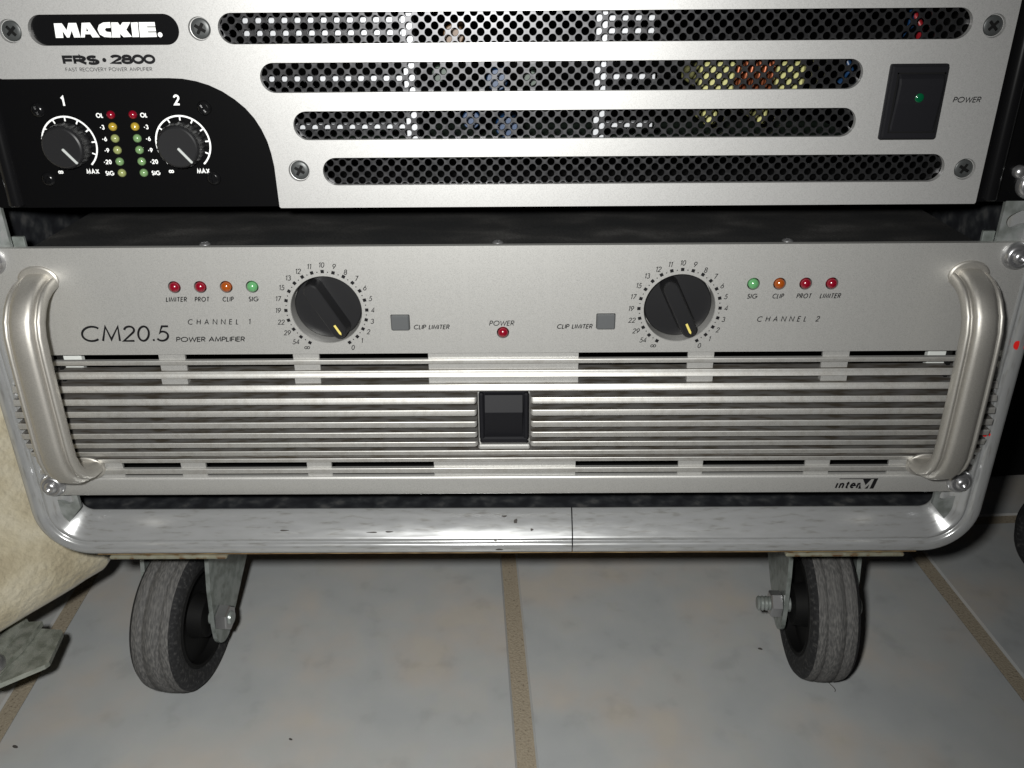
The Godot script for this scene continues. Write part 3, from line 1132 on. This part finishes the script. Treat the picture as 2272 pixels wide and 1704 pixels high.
	for s in [-82.4, 82.4]:
		t = B.new()
		var nums := ["~", "54", "29", "22", "19", "17", "15", "13", "12", "11", "10", "9", "8", "7", "6", "5", "4", "3", "2", "1", "0"]
		for i in 21:
			var an := deg_to_rad(-150.0 + 15.0 * i)
			var d := Vector2(sin(an), cos(an))
			var n := Vector2(d.y, -d.x)
			var p := Vector2(s, -30.6) + d * 18.9
			var k := 0.78
			t.poly([p - d * k - n * k, p + d * k - n * k, p + d * k + n * k, p - d * k + n * k], 0.03)
			if i < 20:
				var am := deg_to_rad(-142.5 + 15.0 * i)
				t.poly(Array(circle(s + 18.7 * sin(am), -30.6 + 18.7 * cos(am), 0.3, 8)), 0.03)
			var rad := 22.0 + (0.5 if absf(d.x) > 0.5 else 0.0)
			if i > 11:
				rad -= 0.6
			if i in [0, 20]:
				rad = 21.9
			ink_at(t, nums[i], s + d.x * rad, -30.6 + d.y * rad, 2.6, 0.35)
		part("printed_dial_scale", t, M.ink, a)
	# maker's mark on the bottom strip
	t = B.new()
	ink(t, "inter", 169.6, -130.3, 3.9, 0.95, 13.4, 0.24, 0.03, 0.1, 0.9)
	t.ribbon(PackedVector2Array([Vector2(171.6, -124.3), Vector2(191.4, -124.3)]), 0.5, 0.03)
	t.poly([[183.6, -124.5], [188.0, -124.5], [185.5, -128.2]], 0.042)
	t.poly([[189.3, -124.5], [191.3, -124.5], [189.9, -130.3], [187.9, -130.3]], 0.042)
	t.poly([[182.6, -127.0], [183.5, -130.3], [182.0, -130.3]], 0.042)
	t.poly([[187.4, -127.6], [186.9, -130.3], [185.3, -130.3]], 0.042)
	part("printed_maker_mark", t, M.ink, a)

func csg_hole(cs: CSGShape3D, poly: PackedVector2Array) -> void:
	var cut := CSGPolygon3D.new()
	cut.name = "hole"
	cut.polygon = poly
	cut.depth = 20.0
	cut.operation = CSGShape3D.OPERATION_SUBTRACTION
	cut.position.z = 8.0
	cs.add_child(cut, true)

func dial(a: Node3D, x: float, y: float, deg: float) -> void:
	var at := Vector3(x, y, 0)
	# dish
	var dish := B.new()
	dish.lathe([Vector2(16.68, -3.0), Vector2(16.66, -0.05), Vector2(16.5, -0.3), Vector2(16.3, -8.5), Vector2(0, -8.5)], Transform3D(Basis(), at), 64)
	part("dial_dish", dish, M.silver_low, a)
	var k := B.new()
	k.lathe([Vector2(16.0, -8.4), Vector2(15.9, -5.9), Vector2(15.3, -5.2), Vector2(0, -5.0)], Transform3D(Basis(), at), 64)
	var kn := part("dial_knob", k, M.knob, a)
	# finger grip: a bar across the knob
	var an := deg_to_rad(-deg)
	var t := Transform3D(Basis(Vector3(0, 0, 1), an), at)
	var g := B.new()
	var lo := []
	var hi := []
	var out0 := PackedVector2Array()
	out0.append_array(arc(0, 11.6, 4.4, 3.6, 0, 180, 10))
	out0.append_array(arc(0, -11.6, 4.4, 3.6, 180, 360, 10))
	for p in out0:
		lo.append(t * Vector3(p.x, p.y, -5.4))
		hi.append(t * Vector3(p.x * 0.8, p.y * 0.97, 2.6))
	var top := []
	for p in out0:
		top.append(t * Vector3(p.x * 0.68, p.y * 0.94, 3.1))
	g.skin([lo, hi], true)
	g.skin([hi, top], true)
	g.cap(top)
	part("finger_grip", g, M.knob, kn)
	var pn := B.new()
	pn.plate(PackedVector2Array([Vector2(-0.55, 7.4), Vector2(0.55, 7.4), Vector2(0.55, 12.2), Vector2(0, 13.2), Vector2(-0.55, 12.2)]), 2.9, 3.25, 0.1, t)
	part("pointer_line", pn, M.pointer, kn)

func handle(a: Node3D, x: float) -> void:
	# bow handle: a ridged section swept along a path in the y-z plane
	var path := []
	for q in [[-14.6, -1.5], [-14.9, 3.0], [-15.8, 8.0], [-18.0, 13.0], [-21.8, 17.4], [-27.4, 21.4], [-34, 23.4], [-44, 24.2], [-66, 24.8], [-88, 25.0], [-97, 24.6], [-104.0, 22.4], [-109.4, 18.4], [-113.2, 13.0], [-115.2, 8.0], [-116.0, 3.0], [-116.3, -1.5]]:
		path.append(Vector2(q[0], q[1]))
	var sec := [Vector2(-8.6, -3.6), Vector2(-8.8, -1), Vector2(-8.5, 0.4), Vector2(-7.7, 1.1), Vector2(-6.9, 1.1), Vector2(-6.3, 0.5), Vector2(-6, -0.5), Vector2(-5.6, -0.5), Vector2(-5.3, 0.6), Vector2(-4.9, 2), Vector2(-4.1, 2.8), Vector2(-2.6, 3.2), Vector2(0, 3.3), Vector2(2.6, 3.2), Vector2(4.1, 2.8), Vector2(4.9, 2), Vector2(5.3, 0.6), Vector2(5.6, -0.5), Vector2(6, -0.5), Vector2(6.3, 0.5), Vector2(6.9, 1.1), Vector2(7.7, 1.1), Vector2(8.5, 0.4), Vector2(8.8, -1), Vector2(8.6, -3.6), Vector2(6, -4.8), Vector2(-6, -4.8)]
	var rings := []
	for i in path.size():
		var d: Vector2 = (path[mini(i + 1, path.size() - 1)] - path[maxi(i - 1, 0)]).normalized()
		var n := Vector2(-d.y, d.x)
		if n.y < 0 and absf(d.x) > 0.2:
			n = -n
		# outward: away from the middle of the bow
		var mid := Vector2(-66, 4)
		if n.dot(path[i] - mid) < 0:
			n = -n
		var ring := []
		for s in sec:
			ring.append(Vector3(x + s.x, path[i].x + n.x * s.y, path[i].y + n.y * s.y))
		rings.append(ring)
	var b := B.new()
	b.skin(rings, true)
	var h := part("handle", b, M.handle, a)
	for y in [-14.9, -115.8]:
		var f := B.new()
		f.lathe([Vector2(9.4, 0), Vector2(9.2, 0.9), Vector2(8.4, 1.3), Vector2(0, 1.4)], Transform3D(Basis.from_scale(Vector3(1, 0.72, 1)), Vector3(x, y, 0)), 36)
		part("handle_foot", f, M.handle, h)

# ---------------------------------------------------------------- upper amplifier
func build_upper_amp() -> void:
	var a := thing("power_amplifier", "upper silver power amplifier with four long mesh vents and a black control corner", "amplifier", Vector3(0, 17.8, -180))
	var cs := CSGCombiner3D.new()
	cs.name = "cut"
	add_child(cs)
	var outline := PackedVector2Array([Vector2(-209, 105.8), Vector2(-209, 74.2), Vector2(-208.4, 73.1), Vector2(-207, 72.7), Vector2(-138, 72.7)])
	# quarter sweep round the controls
	for q in [[-132, 72.4], [-126.5, 71.4], [-121.4, 69.8], [-116.2, 67.3], [-111.4, 64.0], [-107.4, 60.4], [-104.2, 56.3], [-101.8, 51.8], [-99.9, 46.6], [-98.9, 41.5], [-98.3, 36.0], [-98.2, 18.4]]:
		outline.append(Vector2(q[0], q[1]))
	outline.append_array(PackedVector2Array([Vector2(-97.6, 17.8), Vector2(208.4, 17.8), Vector2(209, 18.4), Vector2(209, 105.8)]))
	var body := CSGPolygon3D.new()
	body.name = "body"
	body.polygon = outline
	body.depth = 2.6
	cs.add_child(body)
	for q in [[-114.2, 191.3, 91.5], [-99.6, 150.3, 72.4], [-88.0, 150.5, 53.0], [-77.4, 192.0, 33.6]]:
		csg_hole(cs, rounded(q[0], q[2] - 5.95, q[1], q[2] + 5.95, 5.9, 9))
	csg_hole(cs, rounded(-191.5, 85.5, -130.1, 97.3, 5.85, 9))
	var screws := [[-198.9, 91.2], [-121.7, 91.6], [-87.7, 34.1], [200.3, 90.5], [201.0, 33.0]]
	for s in screws:
		csg_hole(cs, circle(s[0], s[1], 4.6, 32))
	await carve("front_plate", cs, M.silver, a)
	# screws sunk in the plate
	var sm := screw_mesh(4.0, 0.5)
	for s in screws:
		var cup := B.new()
		cup.lathe([Vector2(4.58, 0.0), Vector2(4.35, -1.6), Vector2(3.4, -1.9)], Transform3D(Basis(), Vector3(s[0], s[1], 0)), 32)
		part("screw_recess", cup, M.silver, a)
		var ps := place("plate_screw", sm, M.screw_grey, a, Vector3(s[0], s[1], -1.1), Basis(Vector3(0, 0, 1), s[0] * 0.37))
		var cx := B.new()
		for q in 2:
			cx.box(Vector3(-2.2, -0.58, -0.9), Vector3(2.2, 0.58, 0.15), 0.0, Transform3D(Basis(Vector3(0, 0, 1), 0.5 + q * PI / 2), Vector3(0, 0, -0.01 * q)))
		local_part("cross_recess", cx, M.black_matt, ps)
	# black panel behind the plate: controls corner, badge ground, ears
	var bp := B.new()
	bp.plate(PackedVector2Array([Vector2(-211.5, 17.9), Vector2(-97.0, 17.9), Vector2(-97.0, 60), Vector2(-118.5, 72), Vector2(-118.5, 105.6), Vector2(-211.5, 105.6)]), -5.6, -2.8, 0.0)
	part("control_panel", bp, M.black_panel, a)
	for s in [-1.0, 1.0]:
		var ear := B.new()
		ear.box(Vector3(minf(209.6 * s, 240.8 * s), 17.8, -6.0), Vector3(maxf(209.6 * s, 240.8 * s), 105.8, -3.0), 0.4)
		var e := part("rack_ear", ear, M.black_panel, a)
		var bar := B.new()
		var bt := Transform3D(Basis(Vector3(1, 0, 0), Vector3(0, 0, -1), Vector3(0, 1, 0)), Vector3(216.0 * s, 0, -3.6))
		bar.lathe([Vector2(0, 18.4), Vector2(3.2, 18.6), Vector2(3.8, 19.4), Vector2(3.8, 104.6), Vector2(3.2, 105.4), Vector2(0, 105.6)], bt, 24)
		part("ear_bar", bar, M.black_gloss, e)
		rack_screw(a, Vector3(232.5 * s, 25.5, -3.0))
	var hsc := B.new()
	hsc.lathe([Vector2(2.9, 0), Vector2(2.9, 1.8), Vector2(2.2, 3.0), Vector2(0, 3.4)], Transform3D(Basis(), Vector3(226.2, 31.2, -3.0)), 20, true)
	part("ear_screw", hsc, M.chrome, a)
	# chassis
	var ch := B.new()
	ch.box(Vector3(-213, 103.2, -370), Vector3(213, 104.6, -6.2))
	ch.box(Vector3(-213, 18.6, -370), Vector3(213, 20, -6.2))
	ch.box(Vector3(-213, 20, -370), Vector3(-211.6, 103.2, -6.2))
	ch.box(Vector3(211.6, 20, -370), Vector3(213, 103.2, -6.2))
	ch.box(Vector3(-211.6, 20, -370), Vector3(211.6, 103.2, -368.6))
	part("chassis", ch, M.black_matt, a)
	# perforated sheet: diamond cells, each round a hole
	var pm := B.new()
	var pitch := Vector2(5.35, 5.02)
	for j in range(0, 32):
		var cy := 24.2 + j * pitch.y / 2
		var near := false
		for sy in [91.5, 72.4, 53.0, 33.6]:
			if absf(cy - sy) < 9.0:
				near = true
		if not near:
			continue
		for i in range(0, 60):
			var cx := -120.0 + i * pitch.x + (pitch.x / 2 if j % 2 else 0.0)
			if cx > 198.0:
				continue
			var segs := 16
			var wob := rng.randf_range(-0.04, 0.04)
			for k in segs:
				var p := TAU * k / segs
				var q := TAU * (k + 1) / segs
				var cp := Vector2(cos(p), sin(p))
				var cq := Vector2(cos(q), sin(q))
				var ep := cp / (absf(cp.x) / (pitch.x / 2) + absf(cp.y) / (pitch.y / 2))
				var eq := cq / (absf(cq.x) / (pitch.x / 2) + absf(cq.y) / (pitch.y / 2))
				var r := 1.52 + wob
				var rf := r + 0.14
				var o := Vector3(cx, cy, -2.9)
				var v2 := func(v: Vector2, z: float) -> Vector3: return o + Vector3(v.x, v.y, z)
				pm.quad(v2.call(cp * rf, 0.0), v2.call(ep, 0.0), v2.call(eq, 0.0), v2.call(cq * rf, 0.0))
				pm.quad(v2.call(cp * r, -0.15), v2.call(cp * rf, 0.0), v2.call(cq * rf, 0.0), v2.call(cq * r, -0.15))
				pm.quad(v2.call(cp * r, -1.0), v2.call(cp * r, -0.15), v2.call(cq * r, -0.15), v2.call(cq * r, -1.0))
	part("mesh_grille", pm, M.mesh, a)
	upper_insides(a)
	# badge
	var bd := B.new()
	bd.plate(rounded(-191.2, 85.8, -130.4, 97.0, 5.55, 9), -2.7, -1.9, 0.0)
	var badge := part("badge", bd, M.black_gloss, a)
	var t := B.new()
	var zb := -1.86
	t.poly([[-181.4, 93.9], [-178.1, 93.9], [-176.7, 91.3], [-175.4, 94.0], [-172.2, 94.0], [-171.6, 88.5], [-174.3, 88.5], [-174.7, 91.1], [-176.2, 88.5], [-177.2, 88.5], [-178.5, 91.0], [-178.7, 88.4], [-181.8, 88.4]], zb)
	t.poly([[-170.0, 94.0], [-166.6, 94.1], [-163.7, 88.5], [-166.7, 88.5], [-167.3, 89.7], [-169.5, 89.7], [-169.9, 88.5], [-171.5, 88.5]], zb + 0.012)
	t.poly([[-158.3, 94.2], [-161.2, 94.1], [-163.1, 93.2], [-164.0, 91.5], [-163.5, 89.6], [-161.8, 88.6], [-158.9, 88.4], [-158.8, 90.4], [-160.5, 90.6], [-161.1, 91.3], [-160.5, 92.0], [-158.5, 92.1]], zb)
	t.poly([[-157.9, 94.1], [-155.2, 94.1], [-154.5, 92.8], [-153.3, 94.1], [-150.1, 94.1], [-152.3, 91.3], [-150.5, 88.6], [-153.9, 88.5], [-155.2, 89.8], [-155.3, 88.4], [-158.7, 88.4]], zb)
	t.poly([[-149.9, 94.0], [-147.1, 94.1], [-147.6, 88.5], [-150.3, 88.5]], zb)
	t.poly([[-146.7, 94.1], [-140.2, 94.1], [-140.25, 92.5], [-143.6, 92.5], [-143.6, 92.1], [-140.25, 92.1], [-140.3, 90.6], [-143.6, 90.6], [-143.6, 90.2], [-140.3, 90.2], [-140.3, 88.5], [-147.2, 88.4]], zb)
	t.poly(Array(circle(-138.8, 89.3, 0.95, 16)), zb)
	part("badge_lettering", t, M.ink_white, badge)
	t = B.new()
	t.poly([[-168.75, 90.8], [-167.9, 90.8], [-168.3, 92.3]], zb + 0.04)
	part("badge_counters", t, M.black_gloss, badge)
	# printing on the plate
	t = B.new()
	ink(t, "FRS", -180.2, 78.0, 3.8, 1.1, 15.2, 0.0, 0.03, 0.3, 1.3)
	ink(t, "2800", -160.4, 78.2, 3.8, 1.1, 18.6, 0.0, 0.03, 0.3, 1.3)
	t.poly(Array(circle(-162.9, 79.9, 0.85, 16)), 0.03)
	part("printed_model_name", t, M.ink, a)
	t = B.new()
	ink(t, "FAST RECOVERY POWER AMPLIFIER", -179.8, 75.5, 1.55, 0.24, 36.8, 0.0)
	part("printed_product_line", t, M.ink_grey, a)
	t = B.new()
	ink(t, "POWER", 189.7, 60.7, 2.35, 0.38, 11.6)
	part("printed_power_label", t, M.ink, a)
	# printing on the control panel
	var zp := -2.74
	t = B.new()
	ink_at(t, "1", -185.3, 63.3, 4.4, 0.85, 0.0, zp)
	ink_at(t, "2", -136.9, 63.6, 4.4, 0.8, 0.0, zp)
	for x in [-186.4, -137.2]:
		t.ribbon(arc(x, 45.5, 11.6, 11.6, -49, 229, 60), 0.72, zp)
		for i in 9:
			var an := deg_to_rad(-49.0 + 27.8 * (i + 0.94))
			var d := Vector2(cos(an), sin(an))
			t.ribbon(PackedVector2Array([Vector2(x, 45.5) + d * 11.3, Vector2(x, 45.5) + d * 9.7]), 0.6, zp + 0.012)
	for q in [["~", -193.0, 33.6, 1.9], ["MAX", -178.9, 33.8, 1.9], ["~", -144.4, 33.6, 1.9], ["MAX", -130.4, 33.7, 1.9]]:
		ink_at(t, q[0], q[1], q[2], q[3] + 0.3, 0.42, 0.0, zp, 0.32)
	for i in 6:
		var y := 57.6 - 4.9 * i
		var n: String = ["OL", "-3", "-6", "-9", "-20", "SIG"][i]
		ink_at(t, n, -170.9 - (0.7 if i > 3 else 0.0), y - 0.1, 2.0, 0.4, 0.0, zp, 0.32)
		ink_at(t, n, -152.0 + (0.7 if i > 3 else 0.0), y - 0.1, 2.0, 0.4, 0.0, zp, 0.32)
	part("printed_control_labels", t, M.ink_white, a)
	# level knobs
	for x in [-186.4, -137.2]:
		var k := B.new()
		var at := Vector3(x, 45.3, -2.8)
		var n := 30
		var r0 := []
		var r1 := []
		for i in n * 2:
			var an := TAU * i / (n * 2)
			var rr := 9.2 if i % 2 else 8.8
			r0.append(at + Vector3(cos(an) * (rr + 0.35), sin(an) * (rr + 0.35), 0.3))
			r1.append(at + Vector3(cos(an) * rr, sin(an) * rr, 6.6))
		k.skin([r0, r1], true, false)
		k.lathe([Vector2(9.0, 6.5), Vector2(8.4, 7.5), Vector2(7.8, 7.9), Vector2(0, 7.7)], Transform3D(Basis(), at), 48)
		var kn := part("level_knob", k, M.knob, a)
		var pb := B.new()
		pb.plate(rounded(-0.55, 0.4, 0.55, 8.6, 0.5), 7.6, 8.3, 0.2, Transform3D(Basis(Vector3(0, 0, 1), deg_to_rad(-140)), at))
		part("pointer_line", pb, M.pointer_grey, kn)
	# meter lamps
	var dm := dome_mesh(1.8, 1.7, 1.0)
	for i in 6:
		var y := 57.7 - 4.92 * i
		place("meter_lamp", dm, M["led_" + ["red", "amber", "olive", "olive", "pale_green", "olive"][i]], a, Vector3(-166.2 + (0.0 if i else 0.2), y, -2.7))
		place("meter_lamp", dm, M["led_" + ["red", "amber", "pale_green", "pale_green", "pale_green", "pale_green"][i]], a, Vector3(-156.6, y, -2.7))
	# black dome screws of the control panel
	var ds := screw_mesh(3.1, 1.3)
	for q in [[-196.6, 59.8], [-125.6, 60.3], [-199.0, 30.6], [-126.2, 30.6]]:
		place("panel_screw", ds, M.black_gloss, a, Vector3(q[0], q[1], -2.3), Basis(Vector3(0, 0, 1), q[0]))
	# mains switch
	var sb := B.new()
	sb.plate(rounded(160.9, 45.8, 184.9, 76.3, 0.9), 0.02, 1.4, 0.4)
	sb.plate(rounded(161.5, 46.4, 184.4, 75.7, 0.8), 1.4, 2.8, 0.5)
	var sw := part("mains_switch", sb, M.switch, a)
	var rk := B.new()
	var rp := [Vector2(72.4, 2.6), Vector2(72.2, 3.2), Vector2(70.8, 4.4), Vector2(68.6, 5.2), Vector2(61.0, 4.6), Vector2(49.9, 2.9), Vector2(49.6, 2.6)]
	var rr2 := []
	for q in [[164.2, -0.25], [164.9, 0.0], [182.0, 0.0], [182.7, -0.25]]:
		var ring := []
		for p in rp:
			ring.append(Vector3(q[0], p.x, maxf(2.6, p.y + q[1] * 2.0)))
		rr2.append(ring)
	rk.skin(rr2, false, false, true)
	rk.cap(rr2[0], true)
	rk.cap(rr2[-1])
	part("rocker", rk, M.switch, sw)
	var gl := dome_mesh(1.9, 0.6, 0.6)
	place("switch_lamp", gl, M.led_dark_green, sw, Vector3(173.4, 63.4, 4.75))
	# dark gap round the rocker
	var gp := B.new()
	for q in [[163.5, 49.0, 164.1, 73.1], [182.8, 49.0, 183.4, 73.1], [163.5, 72.5, 183.4, 73.1], [163.5, 48.9, 183.4, 49.5]]:
		gp.box(Vector3(q[0], q[1], 2.0), Vector3(q[2], q[3], 2.84))
	part("rocker_gap", gp, M.black_matt, sw)

func upper_insides(a: Node3D) -> void:
	# two finned heatsinks, their fins level
	for s in [[-109.0, -41.0, -36.2], [66.0, 45.0, 40.2]]:
		var hs := B.new()
		hs.box(Vector3(minf(s[1], s[2]), 44, -16), Vector3(maxf(s[1], s[2]), 100, -9.5), 0.2)
		for y in [93.9, 89.0, 70.8, 51.0]:
			hs.box(Vector3(minf(s[0], s[1]), y - 1.1, -14.5), Vector3(maxf(s[0], s[1]), y + 1.1, -10.2), 0.2)
		part("heatsink", hs, M.fin, a)
	# circuit board edge along the lowest vent
	var pb := B.new()
	pb.box(Vector3(-85, 36.4, -120), Vector3(170, 38.0, -13))
	part("circuit_board", pb, M.pcb, a)
	var tf := B.new()
	tf.box(Vector3(86, 64, -60), Vector3(101, 76, -14), 1.0)
	tf.box(Vector3(119, 64, -60), Vector3(131, 76, -14), 1.0)
	tf.box(Vector3(89, 50, -60), Vector3(95, 56, -15), 1.0)
	tf.box(Vector3(113, 50, -60), Vector3(117, 58, -15), 1.0)
	part("transformer_tape", tf, M.yellow, a)
	var cw := B.new()
	for i in 9:
		cw.tube([Vector3(102.2 + i * 1.9, 62, -20), Vector3(102.2 + i * 1.9, 74, -14.5), Vector3(102.2 + i * 1.9, 79, -20)], 0.85, 8)
	part("transformer_winding", cw, M.copper, a)
	for q in [[-1.5, 69.5, 4.6, "cable_blue"], [2.5, 50.0, 5.0, "cable_blue"], [-13.0, 53.0, 4.0, "cable_blue"], [-19.5, 87.5, 4.4, "brown"], [13.0, 70.0, 3.2, "pcb"], [-26.0, 72.0, 3.4, "pcb"]]:
		var cp := B.new()
		cp.lathe([Vector2(0, 0), Vector2(q[2] * 0.9, 0), Vector2(q[2], -0.8), Vector2(q[2], -26)], Transform3D(Basis(), Vector3(q[0], q[1], -13)), 24)
		part("capacitor", cp, M[q[3]], a)
	var wr := B.new()
	wr.tube([Vector3(168, 84, -15), Vector3(171, 90, -11), Vector3(173, 97, -16)], 1.4, 8)
	wr.tube([Vector3(146, 68, -14), Vector3(148.5, 73, -10), Vector3(147, 80, -16)], 1.6, 8)
	part("blue_cable", wr, M.cable_blue, a)
	wr = B.new()
	wr.tube([Vector3(176.5, 84, -14), Vector3(174.8, 90, -10), Vector3(173.2, 96, -16)], 1.5, 8)
	part("red_cable", wr, M.cable_red, a)

# ---------------------------------------------------------------- beige upholstered piece at the left
func build_seat() -> void:
	var c0 := Vector3(-244.5, 0, -46.6)
	var d := Vector3(-0.535, 0, 0.845).normalized()
	var n := Vector3(0.845, 0, 0.535).normalized()
	var s := thing("upholstered_seat", "beige vinyl covered seat with its soft rounded edge close beside the flight case", "seat", Vector3(-420, FLOOR_Y, -40))
	# rows: (y, inset)
	var rows := [[-222, 10.0], [-219, 4.0], [-214, 0.6], [-205, -0.6], [-195, 0.6], [-184, 3.6], [-172, 8.0], [-155, 15.0], [-130, 23.0], [-95, 31.0], [-50, 38.0], [10, 46.0], [60, 54.0], [78, 66.0], [84, 84.0]]
	var fn := FastNoiseLite.new()
	fn.seed = 5
	fn.frequency = 0.013
	var rings := []
	for r in rows:
		var ring := []
		# back run, corner, front run
		for k in range(10, 0, -1):
			var p: Vector3 = c0 - d * 10.0 - n * (10.0 + k * 24.0) + d * r[1]
			ring.append(p)
		for k in range(0, 9):
			var an := PI / 2 * k / 8.0
			var rad := 10.0
			var cc: Vector3 = c0 - n * 10.0
			var dir: Vector3 = -d * cos(an) + n * sin(an)
			ring.append(cc + dir * (rad - r[1]))
		for k in range(1, 40):
			ring.append(c0 + d * (k * 10.0) - n * r[1])
		var o := []
		for p in ring:
			var wv := fn.get_noise_3d(p.x, r[0], p.z) * 2.4
			o.append(Vector3(p.x, r[0], p.z) + n * wv)
		o.append(c0 + d * 390.0 - n * 260.0 + Vector3(0, r[0], 0))
		rings.append(o)
	var b := B.new()
	b.skin(rings, true)
	b.cap(rings[0], true)
	b.cap(rings[-1])
	part("cover", b, M.vinyl, s)
	# zinc bracket under the front edge
	var bk := B.new()
	var pl := PackedVector2Array([Vector2(-285.0, -21.0), Vector2(-264.2, -19.1), Vector2(-262.6, -17.0), Vector2(-259.0, 7.0), Vector2(-260.4, 9.6), Vector2(-279, 24.4), Vector2(-330, 30), Vector2(-336, -16)])
	var flat := Transform3D(Basis(Vector3(1, 0, 0), Vector3(0, 0, 1), Vector3(0, -1, 0)), Vector3.ZERO)
	# outline (x, z) laid level at y = -240
	bk.plate(pl, 239.0, 242.0, 0.0, Transform3D(Basis(Vector3(1, 0, 0), Vector3(0, 0, 1), Vector3(0, -1, 0)), Vector3.ZERO))
	var br := part("bracket", bk, M.bracket, s)
	var kn := B.new()
	kn.tube([Vector3(-291, -237.5, -24), Vector3(-290, -237.0, -8), Vector3(-292, -237.0, 10), Vector3(-296, -238, 26)], 5.0, 14)
	kn.box(Vector3(-312, -239, -26), Vector3(-294, -226, 4), 3.0)
	part("bracket_knuckle", kn, M.bracket, br)
	var fp := B.new()
	fp.plate(PackedVector2Array([Vector2(-276.5, -22.5), Vector2(-277.5, 0), Vector2(-283.5, 26.0), Vector2(-326, 30), Vector2(-332, -17)]), 235.2, 238.6, 0.0, Transform3D(Basis(Vector3(1, 0, 0), Vector3(0, 0, 1), Vector3(0, -1, 0)), Vector3.ZERO))
	part("bracket_upper_leaf", fp, M.bracket, br)
	var bl := B.new()
	bl.lathe([Vector2(7.5, 0), Vector2(7.2, 3.0), Vector2(5.2, 5.6), Vector2(0, 7.0)], Transform3D(Basis(Vector3(1, 0, 0), Vector3(0, 0, -1), Vector3(0, 1, 0)), Vector3(-287, -236, 14)), 20, true)
	bl.lathe([Vector2(4.0, 0), Vector2(3.8, 2.4), Vector2(2.2, 4.0), Vector2(0, 4.6)], Transform3D(Basis(Vector3(1, 0, 0), Vector3(0, 0, -1), Vector3(0, 1, 0)), Vector3(-284, -238, 31)), 20, true)
	part("bracket_bolt", bl, M.chrome, br)
	for q in [[-345, 60], [-560, -60], [-480, 200], [-400, -150]]:
		var lg := B.new()
		lg.tube([Vector3(q[0], FLOOR_Y, q[1]), Vector3(q[0], -216, q[1])], 9.0, 16)
		part("leg", lg, M.zinc, s)

# ---------------------------------------------------------------- black cabinet and wheel at the right edge
func build_cabinet() -> void:
	var c := thing("cabinet", "black cabinet standing on the tiles in the dark behind the flight case", "cabinet", Vector3(480, FLOOR_Y, -360))
	var b := B.new()
	b.box(Vector3(270, FLOOR_Y + 0.5, -560), Vector3(800, 320, -232), 3.0, Transform3D(Basis(Vector3.UP, 0.06), Vector3(20, 0, -16)))
	part("carcass", b, M.black_matt, c)
	var wv := thing("castor_wheel", "grey rubber castor wheel cut off by the right edge of the picture", "castor", Vector3(406, FLOOR_Y, -126))
	var at := Vector3(406, FLOOR_Y + 42, -126)
	var ax := Transform3D(Basis(Vector3.UP, deg_to_rad(60)) * Basis(Vector3(0, 0, -1), Vector3(0, 1, 0), Vector3(1, 0, 0)), at)
	var ty := B.new()
	ty.lathe([Vector2(29, -12), Vector2(35, -14), Vector2(40, -11), Vector2(42, -6), Vector2(42, 6), Vector2(40, 11), Vector2(35, 14), Vector2(29, 12)], ax, 64, true)
	part("tyre", ty, M.rubber_dark, wv)
	var rm := B.new()
	rm.lathe([Vector2(29.2, -12), Vector2(28, -13), Vector2(25, -7), Vector2(0, -7)], ax, 48)
	rm.lathe([Vector2(29.2, 12), Vector2(28, 13), Vector2(25, 7), Vector2(0, 7)], ax, 48)
	part("rim", rm, M.black_gloss, wv)

# ---------------------------------------------------------------- bits lying on the tiles
func build_crumbs() -> void:
	for q in [[167.0, -62.4, 1.0, "tiny dark crumb on the tile just left of the right castor"], [-288.2, 16.0, 1.3, "dark crumb on the tile in the lower left corner"], [-127.9, 11.2, 0.8, "small dark crumb on the tile between left castor and middle joint"]]:
		var c := thing("crumb", q[3], "crumb", Vector3(q[0], FLOOR_Y + 0.1, q[1]))
		var b := B.new()
		b.lathe([Vector2(q[2], 0.0), Vector2(q[2] * 0.9, 0.5), Vector2(q[2] * 0.5, 0.9), Vector2(0, 1.0)], Transform3D(Basis(Vector3(1.5, 0, 0.4), Vector3(0, 0, -0.7), Vector3(0, 1, 0)), Vector3.ZERO), 7)
		local_part("grain", b, M.dirt, c)
	var h := thing("hair", "short dark hair lying on the tile in front of the right castor", "hair", Vector3(203.5, FLOOR_Y + 0.1, -28.5))
	var hb := B.new()
	hb.tube([Vector3(-1.5, 0.3, -5), Vector3(-0.4, 0.35, -2), Vector3(0.8, 0.3, 0.4), Vector3(1.2, 0.3, 2.6), Vector3(0.4, 0.3, 4.0)], 0.22, 5)
	local_part("strand", hb, M.dirt, h)
